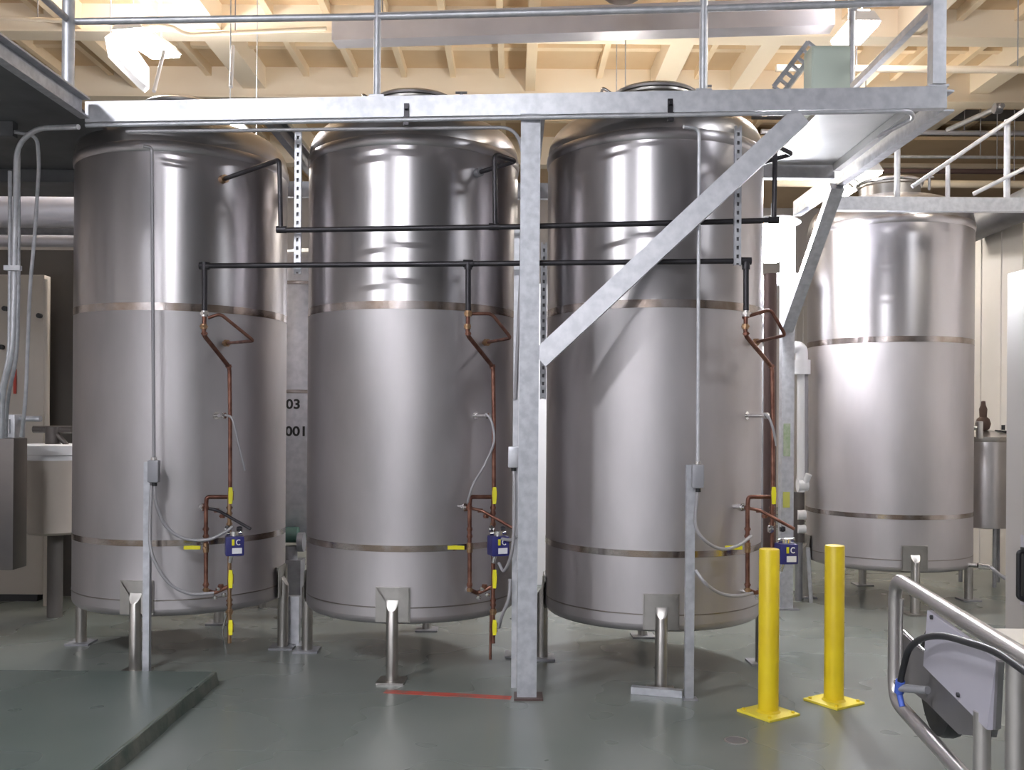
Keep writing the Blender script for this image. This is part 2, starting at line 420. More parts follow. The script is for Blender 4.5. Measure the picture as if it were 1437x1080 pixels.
def into(p, k, ext=0.0):
    """the point where a horizontal line from p meets the shell of tank k"""
    cx, cy = TK[k] if k < 3 else T4
    v = Vector((cx-p.x, cy-p.y, 0)); L = v.length
    return p + v.normalized()*(L-TR+ext)

# small white instrument dots etc. are in the shell material; nozzles come with the pipework
# ------------------------------------------------------------ platform
ZP = 3.448; HB = .125
BL = at(119,171,z=ZP); BR = at(1329,151,z=ZP)
up = Vector((0,0,1))
def mid(p, h=HB): return Vector((p.x, p.y, ZP+h/2))
m = MB(); m.channel(mid(BL), mid(BR), .06, HB, .011, flip=-1); o = m.build('platform_beam', M['galv_hi'])
tag(o, 'long galvanised channel beam along the front of the platform, across the tank tops', 'beam')
PBR = at(1113,303,z=ZP); dR = (PBR-BR).normalized()
m = MB(); m.channel(mid(BR)+dR*.062, mid(PBR), .07, HB, .011, flip=1); o = m.build('platform_beam', M['galv'])
tag(o, 'galvanised channel beam running back along the right end of the platform', 'beam')
LN = at(0,91,z=ZP); dL = (LN-BL).normalized(); LN2 = BL + dL*3.0
m = MB(); m.channel(mid(BL)+dL*.062, mid(LN2), .06, HB, .011, flip=-1); o = m.build('platform_beam', M['galv'])
tag(o, 'galvanised channel beam coming towards the viewer at the top left', 'beam')
# left walkway deck
a = BL + Vector((-.07,-.02,0)); b = LN2 + Vector((-.08,0,0))
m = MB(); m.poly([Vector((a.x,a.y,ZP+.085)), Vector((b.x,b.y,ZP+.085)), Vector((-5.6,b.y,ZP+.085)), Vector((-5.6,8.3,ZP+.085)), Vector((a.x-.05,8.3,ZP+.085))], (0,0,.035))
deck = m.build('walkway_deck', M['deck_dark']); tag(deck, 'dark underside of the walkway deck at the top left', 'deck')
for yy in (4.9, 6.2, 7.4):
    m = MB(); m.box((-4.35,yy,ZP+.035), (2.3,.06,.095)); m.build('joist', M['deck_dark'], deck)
# right deck plate
rb = at(1163,247,z=ZP)
yb2 = rb.y
A = Vector((1.85, BR.y+.10, ZP+.08)); B = Vector((BR.x-.08, BR.y+.09, ZP+.08)); 
tt = (yb2-BR.y)/(PBR.y-BR.y); Bb = BR.lerp(PBR, tt)
m = MB(); m.poly([A, B, Vector((Bb.x-.08, yb2, ZP+.08)), Vector((1.85, yb2, ZP+.08))], (0,0,.03))
deck = m.build('deck_plate', M['deck_plate']); tag(deck, 'bare steel deck plate at the right end of the platform seen from below', 'deck')
m = MB(); m.bar(Vector((2.35,A.y+.05,ZP+.05)), Vector((2.35,yb2-.05,ZP+.05)), .05, .055); m.build('stiffener', M['deck_plate'], deck)
# rear beam and cross beams between the tanks
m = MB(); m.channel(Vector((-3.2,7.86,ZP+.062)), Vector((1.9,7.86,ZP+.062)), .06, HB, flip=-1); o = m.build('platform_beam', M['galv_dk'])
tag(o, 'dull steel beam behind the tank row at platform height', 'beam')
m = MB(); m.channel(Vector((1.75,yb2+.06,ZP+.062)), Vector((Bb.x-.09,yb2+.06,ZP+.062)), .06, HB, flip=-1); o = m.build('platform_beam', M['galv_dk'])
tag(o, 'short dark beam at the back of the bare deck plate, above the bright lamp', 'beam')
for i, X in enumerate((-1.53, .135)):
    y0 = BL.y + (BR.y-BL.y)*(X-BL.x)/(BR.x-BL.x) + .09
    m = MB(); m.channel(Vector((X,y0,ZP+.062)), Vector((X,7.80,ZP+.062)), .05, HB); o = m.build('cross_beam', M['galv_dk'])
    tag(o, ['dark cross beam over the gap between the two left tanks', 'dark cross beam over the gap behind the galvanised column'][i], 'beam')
# column and braces
cb = at(739,978,z=0); YC = cb.y
ct = at(746,163,y=YC)
m = MB(); w = .058
th = .012
m.bar(Vector((cb.x,YC,.012)), Vector((cb.x,YC,ZP-.002)), .115, .09, up=(0,1,0))
col = m.build('column', M['galv'])
col_t = thing('support_column', (cb.x,YC,0), 'galvanised square column between the middle and right tanks, holding up the platform beam', 'column')
col.parent = col_t; col.matrix_parent_inverse = Matrix.Translation((-cb.x,-YC,0)); col.name = 'shaft'
m = MB(); m.box((cb.x+.01,YC,.006), (.17,.15,.012)); m.build('base_plate', M['brown'], col_t)
m = MB(); m.box((cb.x,YC,ZP+.0), (.125,.10,.004)); m.bm.free() if False else None
m.build('top_plate', M['galv'], col_t)
# big diagonal brace
b0 = at(757,504,y=YC-.01); b1 = at(1135,152,y=BR.y+.03)
t0 = (b1-b0).normalized()
m = MB(); m.bar(b0, b1-t0*.06, .06, .118, up=(0,0,1)); o = m.build('diagonal_brace', M['galv_hi'])
tag(o, 'wide galvanised diagonal brace rising from the column across the third tank', 'brace')
# back right column and its brace
cb2 = Vector((PBR.x-.035, PBR.y+.04, 0))
t = thing('support_column', cb2, 'galvanised back column left of the white pipe, with green and yellow stickers', 'column')
m = MB(); m.bar(cb2+Vector((0,0,.012)), Vector((cb2.x,cb2.y,ZP-.002)), .108, .10, up=(0,1,0)); m.build('shaft', M['galv'], t)
m = MB(); m.box(cb2+Vector((0,0,.006)), (.2,.18,.012)); m.build('base_plate', M['galv_dk'], t)
for (ya, yb, mt, nm, lb) in ((594,640,'sticker_g','sticker','green sticker'), (690,712,'sticker_y','sticker','yellow sticker')):
    za = at(1103,ya,y=cb2.y-.05).z; zb = at(1103,yb,y=cb2.y-.05).z
    m = MB(); m.box((cb2.x-.01, cb2.y-.0525, (za+zb)/2), (.06,.003,za-zb)); k = m.build(nm, M[mt], t); k['label'] = lb
c0 = at(1104,462,y=cb2.y-.07); tq = .50; c1 = BR.lerp(PBR, .62)
c1 = Vector((c1.x, c1.y, ZP-.01))
m = MB(); m.bar(c0, c1, .10, .075, up=(0,1,0)); o = m.build('diagonal_brace', M['galv'])
tag(o, 'short steep brace from the back column up to the right platform beam', 'brace')

# hanger struts (perforated)
def strut(px, y0, y1, depth, label, wpx=.041, holes=True, group='perforated hanging struts'):
    p0 = at(px,y0,y=depth); p1 = at(px+2,y1,y=depth)
    o = None; m = MB(); w = wpx; th = .004; X = p1.x; zt = p0.z; zb = p1.z
    n = max(3, int((zt-zb)/.051)); hw = .0075
    # front face built as a ladder of strips round square slots, side flanges behind
    m.box((X-w/2+(w/2-hw)/2, depth, (zt+zb)/2), (w/2-hw, th, zt-zb)); m.box((X+w/2-(w/2-hw)/2, depth, (zt+zb)/2), (w/2-hw, th, zt-zb))
    st = (zt-zb)/n
    for i in range(n): m.box((X, depth, zb+(i+.5)*st), (2*hw, th, st*.56))
    for s in (-1,1): m.box((X+s*(w/2-.002), depth+.012, (zt+zb)/2), (.004, .024, zt-zb))
    o = m.build('hanging_strut', M['galv_hi']); tag(o, label, 'strut', group)
    k = MB(); k.box((X, depth+.022, (zt+zb)/2), (w-.01,.003,zt-zb-.01)); k.build('strut_back', M['galv_dk'], None); 
    q = bpy.data.objects[k_name()] if False else C.objects[-1]
    q.parent = o
    return o
strut(415,181,384,5.98,'perforated strut hanging in the gap between the two left tanks')
strut(1033,176,372,5.72,'perforated strut hanging in front of the third tank, right of the conduit')
strut(760,340,560,6.35,'perforated strut seen in the gap just right of the galvanised column')

# ------------------------------------------------------------ railing
def post(p, h, r, label, name='railing_post', sq=False):
    m = MB()
    if sq: m.bar(p+Vector((0,0,.012)), p+Vector((0,0,h)), r*2, r*2, up=(0,1,0))
    else: m.cyl(p+Vector((0,0,.012)), p+Vector((0,0,h)), r, 16)
    return m
rail_t = thing('platform_railing', BL.lerp(BR,.5)+Vector((0,0,HB)), 'galvanised pipe railing along the front beam of the platform', 'railing')
ZT = ZP+HB
def onbeam(px, dy=.03):
    t = (px-119)/(1329-119); p = at(px, 130, y=BL.y)
    # solve along the beam
    X0, X1 = BL, BR
    best = min((abs((CX + F*(X0.lerp(X1,k/2000).x)/X0.lerp(X1,k/2000).y) - px), k) for k in range(-20,2001))
    q = X0.lerp(X1, best[1]/2000); return Vector((q.x, q.y+dy, ZT))
PP = {}
for px, r in ((99,.036), (525,.022), (985,.025)):
    p = onbeam(px) if px > 120 else Vector((BL.x-.095, BL.y-.02, ZT)); PP[px] = p
    m = post(p, 1.1, r, ''); m.box(p+Vector((0,0,.006)), (.09,.06,.012)); k = m.build('post', M['galv_hi'], rail_t)
p = onbeam(1314); PP[1314] = p
m = post(p, 1.1, .038, '', sq=True); m.box(p+Vector((0,0,.006)), (.12,.06,.012)); m.build('post', M['galv_hi'], rail_t)
zm = 4.06
m = MB(); m.tube([Vector((PP[99].x,PP[99].y+.02,zm)), Vector((PP[525].x,PP[525].y,zm)), Vector((PP[985].x,PP[985].y,zm)), Vector((p.x,p.y,zm+.01))], .021); m.build('mid_rail', M['galv_hi'], rail_t)
m = MB(); m.tube([Vector((PP[99].x,PP[99].y+.02,ZT+1.09)), Vector((p.x,p.y,ZT+1.09))], .021); m.build('top_rail', M['galv_hi'], rail_t)
# left railing towards the viewer
lr = thing('platform_railing', LN2+Vector((0,0,HB)), 'galvanised railing of the walkway coming towards the viewer at the top left', 'railing')
for k in (.45,.95):
    q = BL.lerp(LN2,k)+Vector((-.04,0,HB)); m = post(q,1.1,.022,''); m.build('post', M['galv'], lr)
a = Vector((PP[99].x,PP[99].y-.045,zm)); b = LN2+Vector((-.04,0,0)); b.z = zm
m = MB(); m.cyl(a,b,.021); m.build('mid_rail', M['galv'], lr)
a2 = a.copy(); a2.z = ZT+1.09; b2 = b.copy(); b2.z = ZT+1.09
m = MB(); m.cyl(a2,b2,.021); m.build('top_rail', M['galv'], lr)
# right railing going back
rr = thing('platform_railing', BR+Vector((0,0,HB)), 'galvanised railing running back along the right end of the platform', 'railing')
e = BR.lerp(PBR, .50)+Vector((-.02,0,HB))
a = Vector((p.x,p.y+.06,zm)); b = Vector((e.x,e.y,zm))
m = MB(); m.bar(a,b,.045,.045); m.build('mid_rail', M['galv_hi'], rr)
m = MB(); m.bar(a+Vector((0,0,.58)),b+Vector((0,0,.58)),.045,.045); m.build('top_rail', M['galv_hi'], rr)
m = post(e,1.1,.024,''); m.build('post', M['galv_hi'], rr)

# pale green box and slotted brace on the deck
gp = at(1160,124,y=6.1); gz = ZP+.113
g = thing('electrical_enclosure', (gp.x,6.1,gz), 'pale green electrical box standing on the right end of the platform', 'box')
gt = at(1160,62,y=6.0).z
m = MB(); m.box((gp.x,6.10,(gz+gt)/2), (.245,.16,gt-gz), bev=.008); m.build('housing', M['green_box'], g)
m = MB(); m.box((gp.x,6.015,(gz+gt)/2), (.228,.008,gt-gz-.03), bev=.003); m.build('cover', M['green_box'], g)
s0 = at(1092,126,y=6.25); s1 = at(1140,64,y=6.25)
m = MB(); dv = (s1-s0); L0 = dv.length; dn = dv.normalized(); sd = Vector((0,1,0)).cross(dn).normalized()
for s in (-1,1): m.bar(s0+sd*s*.036, s1+sd*s*.036, .03, .014, up=(0,1,0))
n = 6
for i in range(n+1):
    q = s0+dv*(i/n); m.bar(q-sd*.04, q+sd*.04, .016, .022, up=(0,1,0))
m.bar(s0+sd*.055+Vector((0,.02,0)), s1+sd*.055+Vector((0,.02,0)), .004, .05, up=(0,1,0))
o = m.build('slotted_channel', M['galv']); tag(o, 'slotted steel channel leaning against the left side of the pale green box', 'channel')

# conduit along the bottom of the front beam
yc = BL.y-.01
c_a = BL+Vector((.02,-.03,-.03)); c_b = BR+Vector((-.22,-.03,-.03))
m = MB(); m.ell([c_a, c_b, c_b+Vector((.06,.10,-.01)), c_b+Vector((-.02,.42,-.02))], .013, bend=.06); o = m.build('conduit', M['galv_hi'])
tag(o, 'thin bright conduit running along the bottom edge of the front platform beam', 'conduit')
ca2 = onbeam(175); cb_2 = onbeam(722)
m = MB(); m.ell([Vector((ca2.x,ca2.y-.035,ZP-.065)), Vector((cb_2.x,cb_2.y-.0,ZP-.065)), Vector((cb_2.x+.06,cb_2.y+.03,ZP-.30)), Vector((at(722,640,y=5.98).x,5.93,at(722,560,y=5.95).z))], .011, bend=.10); o = m.build('conduit', M['conduit'])
tag(o, 'second thin conduit below the front beam, bending down beside the galvanised column', 'conduit')
for i, px in enumerate((568,937)):
    q = onbeam(px); q.y -= .05
    m = MB(); m.box((q.x,q.y+.012,ZP+.03), (.03,.012,.09)); m.box((q.x,q.y-.004,ZP+.045), (.02,.03,.02)); m.box((q.x,q.y-.008,ZP-.035), (.034,.022,.05))
    o = m.build('beam_clamp', M['pipe_blk']); tag(o, ['black beam clamp above the middle tank', 'black beam clamp above the third tank'][i], 'clamp', 'beam clamps on the front beam')

# ------------------------------------------------------------ conduit drops, junction boxes, floor struts
def drop(k, x_top, y_top, x_bot, depth, box_y, strut_y0, strut_px, strut_base_y, base_z, bend_px, labels):
    p0 = at(x_top,y_top,y=depth); p1 = at(x_bot,box_y-16,y=depth)
    m = MB(); m.ell([at(x_top+bend_px,y_top,y=depth-.02), at(x_top,y_top+2,y=depth), p1], .0105, bend=.07); o = m.build('conduit', M['conduit' if k==0 else 'galv_hi']); tag(o, labels[0], 'conduit')
    jb = at(x_bot,box_y,y=depth)
    t = thing('junction_box', (jb.x,jb.y,jb.z), labels[1], 'box', 'grey junction boxes on the conduits')
    m = MB(); m.box(jb, (.07,.05,.14), bev=.012); m.build('housing', M['jbox'], t)
    m = MB(); m.cyl(jb+Vector((0,0,.07)), jb+Vector((0,0,.088)), .018, 12); m.build('gland', M['chrome'], t)
    m = MB(); m.cyl(jb+Vector((.004,0,-.092)), jb+Vector((.004,0,-.07)), .016, 12); m.build('gland', M['black'], t)
    return jb
jb1 = drop(0, 213,205, 216, 6.04, 661, 0,0,0,0, -12, ['thin grey conduit down the front of the leftmost tank', 'grey junction box in front of the leftmost tank'])
jb3 = drop(2, 981,178, 979, 5.66, 668, 0,0,0,0, -22, ['white conduit down the front of the third tank', 'grey junction box on the strut in front of the third tank'])
jb2 = at(721,641,y=5.90)
t = thing('junction_box', jb2, 'grey junction box half hidden behind the galvanised column', 'box', 'grey junction boxes on the conduits')
m = MB(); m.box(jb2, (.07,.05,.13), bev=.01); m.build('housing', M['galv_hi'], t)
m = MB(); m.cyl(jb2+Vector((0,0,-.085)), jb2+Vector((0,0,-.065)), .016, 12); m.build('gland', M['black'], t)
def fstrut(px0, y0, px1, y1, depth, zbase, label, w=.041):
    p = at(px0,y0,y=depth); q = at(px1,y1,y=depth)
    t = thing('floor_strut', (q.x,depth,zbase), label, 'strut', 'upright struts on the floor')
    m = MB(); m.box((q.x, depth, (p.z+zbase+.01)/2), (w,.022,p.z-zbase-.01)); m.box((q.x-w/2+.003, depth+.018, (p.z+zbase+.01)/2), (.006,.02,p.z-zbase-.01)); m.box((q.x+w/2-.003, depth+.018, (p.z+zbase+.01)/2), (.006,.02,p.z-zbase-.01))
    m.build('upright', M['galv'], t)
    m = MB(); m.box((q.x+.005, depth, zbase+.005), (.085,.07,.01)); m.build('foot', M['galv_dk'], t)
    return t
fstrut(209,648, 205,938, 6.085, 0, 'grey upright strut in front of the leftmost tank beside its front leg')
st3 = fstrut(966,652, 967,972, 5.72, 0, 'grey upright strut in front of the third tank carrying the junction box', .052)
q0 = at(886,972,z=0); q1 = at(960,978,z=0)
m = MB(); m.bar(q0+Vector((0,-.0,.022)), q1+Vector((-.01,0,.022)), .05, .042); o = m.build('floor_channel', M['galv']); tag(o, 'short galvanised channel lying on the floor before the third tank', 'channel')
fs = at(720,400,y=5.93)
m = MB(); m.box((fs.x+.022,5.955,1.65), (.034,.03,2.4)); m.box((fs.x+.022,5.955,.225), (.034,.03,.45)); o = m.build('floor_strut', M['galv_hi'])
tag(o, 'pale upright strut hidden behind the left edge of the galvanised column', 'strut', 'upright struts on the floor')

# flexible conduit loops
def flex(pts, label, mt='conduit', r=.0105):
    m = MB(); m.curve(pts, r); o = m.build('flexible_conduit', M[mt]); tag(o, label, 'conduit', 'flexible grey conduit loops'); return o
# ------------------------------------------------------------ black header pipes
YA = 5.84
m = MB(); m.tube([at(388,323,y=5.92), at(722,318,y=YA), at(1092,309,y=5.74)], .0165, 14)
for px, py in ((395,322), (693,318), (1086,309)): 
    q = at(px,py,y=5.92+(5.74-5.92)*(px-388)/(1092-388)); m.cyl(q-Vector((.03,0,0)), q+Vector((.03,0,0)), .022, 12)
hA = thing('header_pipe', at(388,323,y=5.92), 'upper black header pipe running across the three front tanks', 'pipe')
m.build('pipe', M['pipe_blk'], hA)
def hy(px): return 5.92+(5.74-5.92)*(px-388)/(1092-388)
for (px, y_b, y_t, elb, tk, nm) in ((394,322,222,(392,224),0,'riser'), (695,318,214,None,1,'riser'), (1086,309,202,None,2,'riser')):
    y0 = hy(px)
    base = at(px,y_b,y=y0)
    if tk == 0:
        pts = [base, at(px-2,224,y=y0), into(at(333,241,y=6.2),0,.01)]
    elif tk == 1:
        pts = [base, at(px-1,216,y=y0), at(724,226,y=y0+.12), into(at(684,238,y=6.15),1,.01)]
    else:
        pts = [base, at(px+2,204,y=y0), at(1112,216,y=y0+.12), into(at(1072,230,y=6.1),2,.01)]
    m = MB(); m.ell(pts, .015, 12, bend=.035); m.build('riser', M['pipe_blk'], hA)
    q = pts[-1]; m = MB(); dv = (pts[-2]-q).normalized(); m.cyl(q, q+dv*.05, .028, 14); m.build('nozzle', M['bronze'] if tk==0 else M['galv_dk'], hA)
hB = thing('header_pipe', at(286,372,y=5.95), 'lower black header pipe feeding the copper pipework of the three front tanks', 'pipe')
m = MB(); m.tube([at(284,373,y=5.94), at(657,370,y=5.85), at(1050,366,y=5.74)], .0165, 14)
def hy2(px): return 5.94+(5.74-5.94)*(px-284)/(1050-284)
for px in (287,657,1047):
    q = at(px, 373-(px-284)*.009, y=hy2(px)); m.cyl(q-Vector((.03,0,0)), q+Vector((.03,0,0)), .023, 12)
m.build('pipe', M['pipe_blk'], hB)
for px in (287,657,1047):
    m = MB(); m.cyl(at(px,372-(px-284)*.008,y=hy2(px)), at(px,437,y=hy2(px)), .0175, 14); m.cyl(at(px,368,y=hy2(px)), at(px,378,y=hy2(px)), .024,14)
    m.build('drop_pipe', M['pipe_blk'], hB)

# ------------------------------------------------------------ copper assemblies
def assembly(k, ox, label):
    """pixel offsets are measured from the header drop of the leftmost tank (x = 287)"""
    y0 = hy2(ox)
    sc = [1, 1.0, 1.04][k]
    dd = [.30,.27,.26][k]
    def P(px, py, dy=0):
        o = dd*min(1, max(0, (py-470)/45))
        if px < 300 and py > 600: o -= .05
        return at(ox + (px-287)*sc, py, y=y0+dy+o)
    t = thing('copper_pipework', P(322,900), label, 'pipework', 'copper pipework on the front tanks')
    def tb(name, pts, mt='copper', r=.0135, bend=None, par=t, n=12):
        m = MB(); m.ell(pts, r, n, bend or r*2.4) if len(pts) > 2 else m.cyl(pts[0], pts[1], r, n); return m.build(name, M[mt], par)
    def fit(p, r=.019, h=.03, mt='bronze', ax=(0,0,1), par=t, name='fitting'):
        a = Vector(ax).normalized(); m = MB(); m.cyl(p-a*h/2, p+a*h/2, r, 12); m.cyl(p-a*h*.2, p+a*h*.2, r*1.25, 6); return m.build(name, M[mt], par)
    # top union, slanting run and main downpipe
    tb('downpipe', [P(287,436), P(286,470), P(322,515), P(323,588), P(323,697)], bend=.03)
    fit(P(287,440), .022, .035, 'chrome' if k != 1 else 'bronze'); fit(P(286,458), .02, .03, 'bronze')
    fit(P(287,468), .017, .02, 'copper'); fit(P(321,514), .017, .025, 'copper')
    # upper loop into the shell
    nz = into(P(325,480,.30), k, .01)
    if k == 0: pts = [P(292,446,.01), P(309,440,.02), P(356,478,.08), nz]
    elif k == 1: pts = [P(290,440,.01), P(320,440,.02), P(347,474,.06), nz]
    else: pts = [P(282,446,.03), P(320,434,.02), P(340,470,.04), nz]
    tb('sampling_loop', pts, 'copper', .0105, .028); fit(nz+(pts[-2]-nz).normalized()*.06, .02, .05, 'bronze', pts[-2]-nz)
    # gauge port with hose
    g1 = P(314,583,.03); g0 = into(g1, k, .01)
    tb('gauge_port', [g0, g1], 'chrome', .012); fit(g0, .026, .03, 'chrome', g1-g0); fit(g1, .018, .03, 'chrome', g1-g0)
    if k == 0: hp = [P(316,582,.0), P(326,588,-.02), P(334,620,-.02), P(344,660,.02)]
    elif k == 1: hp = [P(312,580,-.01), P(320,592,-.02), P(323,620,-.03), P(310,652,-.03), P(294,680,-.02), P(286,705,0)]
    else: hp = [P(312,580,-.01), P(318,586,-.02), P(324,604,-.02), P(327,625,-.0)]
    m = MB(); m.curve(hp, .008); m.build('hose', M['conduit'], t)
    # bypass frame
    tb('bypass_pipe', [P(322,697,.01), P(290,697,.01), P(289,712,.01), P(289,827,.01), P(300,832,.02), P(322,822,.01)], bend=.02)
    tb('branch_pipe', [P(286,712,.03), P(306,716,-.01), P(320,724,-.03), P(352,742,-.05)], 'pipe_blk' if k == 0 else 'copper', .010)
    n1 = P(286,712,.02); w1 = into(n1, k, .01); tb('nozzle', [w1, n1], 'chrome', .014); fit(n1+(w1-n1).normalized()*.03, .022, .04, 'chrome', w1-n1)
    n2 = P(300,832,.02); w2 = into(n2, k, .01); tb('nozzle', [w2, n2], 'chrome', .014)
    for q in ((289,712),(289,742),(289,752),(289,770),(289,820),(289,827),(304,716),(312,724),(322,712),(322,720),(322,735),(310,822),(322,825),(322,842),(322,848)): fit(P(q[0],q[1],.01), .0165, .024, 'bronze' if q[1] % 2 else 'copper')
    for q in ((306,826),(314,834),(302,838)): fit(P(q[0],q[1],.0), .014, .02, 'chrome')
    tb('downpipe', [P(322,697), P(322,902)], 'copper' if k else 'bronze', .013)
    fit(P(320,742,-.01), .022, .03, 'chrome', (1,0,0)); fit(P(336,742,-.02), .016, .03, 'pipe_blk', (1,0,0))
    tb('drain_pipe', [P(318,862,.0), P(312,885,.02), P(317,918,.04)] if k == 0 else [P(319,862,0), P(318,925,0)], 'chrome' if k == 0 else 'copper', .009)
    fit(P(322,858), .02, .035, 'bronze')
    # valves with yellow lever handles
    for (px, py, hx, hh, nm) in ((324,695,.026,.105,'v'), (270,768,.105,.026,'h'), (324,812,.026,.115,'v'), (324,880,.026,.095,'v')):
        v = MB(); c = P(px if nm == 'v' else 289, py, .0); v.cyl(c-Vector((0,0,.03)), c+Vector((0,0,.03)), .019, 12); v.cyl(c, c+Vector((0,-.035,0)), .009, 8)
        vv = v.build('valve', M['bronze'], t)
        hc = P(px,py,-.038); h = MB()
        if nm == 'v': h.poly([hc+Vector((-.011,0,-hh/2)), hc+Vector((.011,0,-hh/2)), hc+Vector((.014,0,hh*.1)), hc+Vector((.011,0,hh/2)), hc+Vector((-.011,0,hh/2)), hc+Vector((-.014,0,hh*.1))], (0,-.010,0))
        else: h.poly([hc+Vector((-hx/2,0,-.011)), hc+Vector((hx/2,0,-.011)), hc+Vector((hx/2,0,.011)), hc+Vector((0,0,.014)), hc+Vector((-hx/2,0,.011))], (0,-.010,0))
        hd = h.build('handle', M['yel_handle'], vv); hd['label'] = 'yellow lever handle'
    # blue actuator
    bx = 329 if k != 2 else 341; by = 765 if k != 2 else 776
    ac = P(bx,by,-.05); m = MB(); m.box(ac, (.115,.11,.125), rz=.35 if k != 2 else .1, bev=.012)
    act = m.build('actuator', M['blue'], t); act['label'] = 'dark blue valve actuator with labels'
    R = Matrix.Rotation(.35 if k != 2 else .1, 3, 'Z')
    def onf(x,z,dy=-.0565): return ac + R @ Vector((x,dy,z))
    m = MB(); m.box(onf(.012,-.028), (.06,.003,.036), rz=.35 if k != 2 else .1); m.build('label_plate', M['label'], act)
    m = MB(); m.box(onf(-.012,.026), (.016,.003,.038), rz=.35 if k != 2 else .1); m.build('label_mark', M['yel_handle'], act)
    m = MB(); pts = [onf(.022+.014*math.cos(a), .026+.016*math.sin(a), -.058) for a in [math.radians(50+i*26) for i in range(11)]]; m.tube(pts, .0035, 6); m.build('label_mark', M['label'], act)
    m = MB(); m.cyl(ac+Vector((-.02,.0,-.062)), ac+Vector((-.03,.01,-.11)), .014, 12); m.build('actuator_stem', M['chrome'], act)
    m = MB(); m.cyl(ac+Vector((0,0,.06)), ac+Vector((0,0,.09)), .03, 16); m.cyl(ac+Vector((-.05,0,.075)), ac+Vector((.05,0,.085)), .012, 10); m.build('actuator_cap', M['chrome'], act)
    return P
P1 = assembly(0, 287, 'copper pipework with yellow valve handles on the leftmost tank')
P2 = assembly(1, 657, 'copper pipework with yellow valve handles on the middle tank, left of the column')
P3 = assembly(2, 1047, 'copper pipework with yellow valve handles on the third tank, behind the left bollard')
flex([jb1+Vector((.004,0,-.09)), at(219,706,y=6.04), at(233,738,y=6.07), at(258,755,y=6.10), at(291,757,y=6.13), at(316,746,y=6.15), at(327,738,y=6.16)], 'upper flexible conduit loop on the leftmost tank, ending at the blue actuator')
flex([jb1+Vector((-.012,-.002,-.09)), at(211,716,y=6.02), at(211,765,y=6.0), at(221,795,y=6.02), at(240,820,y=6.06), at(268,833,y=6.12), at(300,832,y=6.18)], 'lower flexible conduit loop on the leftmost tank')
flex([jb3+Vector((0,0,-.09)), at(976,735,y=5.66), at(988,757,y=5.66), at(1012,770,y=5.72), at(1036,765,y=5.80), at(1054,752,y=5.88)], 'upper flexible conduit loop on the third tank')
flex([at(976,800,y=5.70), at(990,818,y=5.67), at(1010,832,y=5.73), at(1035,836,y=5.82), at(1056,832,y=5.9)], 'lower flexible conduit loop on the third tank')
flex([jb2+Vector((0,0,-.08)), at(722,700,y=5.87), at(719,770,y=5.85), at(708,800,y=5.95), at(700,790,y=6.02)], 'flexible conduit loop between the column and the blue actuator of the middle tank')
flex([at(700,755,y=6.03), at(716,757,y=5.98), at(726,752,y=5.9)], 'short flexible conduit from the middle blue actuator towards the column')
m = MB(); m.curve([at(716,812,y=5.86), at(714,840,y=5.86), at(705,862,y=5.9), at(700,880,y=5.98)], .011); o = m.build('flexible_conduit', M['conduit']); tag(o, 'flexible conduit hanging low behind the column at the foot of the middle tank', 'conduit', 'flexible grey conduit loops')

# ------------------------------------------------------------ bollards
def bollard(px, py_base, py_top, label, rot):
    c = at(px, py_base, z=0)
    ztop = at(px, py_top+3, y=c.y-.05).z
    t = thing('bollard', c, label, 'bollard', 'yellow bollards on the floor')
    m = MB(); R = .0565
    m.lathe([(R,.012),(R,ztop-.008),(R-.003,ztop-.002),(R-.012,ztop),(0,ztop+.001)], c, 32); m.build('post', M['yellow'], t)
    m = MB(); m.lathe([(R+.012,.014),(R+.006,.022),(R,.026)], c, 32); m.build('weld_bead', M['yellow'], t)
    m = MB(); m.box(c+Vector((0,0,.007)), (.245,.245,.014), rot, bev=.002); bp = m.build('base_plate', M['yel_shade'], t)
    for sx in (-1,1):
        for sy in (-1,1):
            q = c + Matrix.Rotation(rot,3,'Z') @ Vector((sx*.095, sy*.095, 0))
            m = MB(); m.cyl(q+Vector((0,0,.013)), q+Vector((0,0,.024)), .010, 6); m.build('bolt', M['yellow'], bp)
bollard(1078, 1001, 768, 'left yellow bollard nearer the third tank', math.radians(33))
bollard(1170, 985, 763, 'right yellow bollard standing free in the aisle', math.radians(33))
# floor drain cover
c = at(1033,1039,z=0)
t = thing('floor_drain', c, 'small round metal floor drain cover in front of the left bollard', 'drain')
m = MB(); m.lathe([(.062,.0),(.062,.004),(.052,.004),(.052,.002)], c, 28); m.build('rim', M['rail'], t)
m = MB(); m.lathe([(.052,.001),(.052,.003),(0,.003)], c, 28); m.build('cover', M['plate_dk'], t)
# red tape
a = at(540,970,z=0); b = at(722,979,z=0)
m = MB(); m.bar(a+Vector((0,0,.001)), b+Vector((-.02,0,.001)), .07, .002); o = m.build('floor_tape', M['redtape']); tag(o, 'worn red tape strip on the floor left of the galvanised column', 'tape')

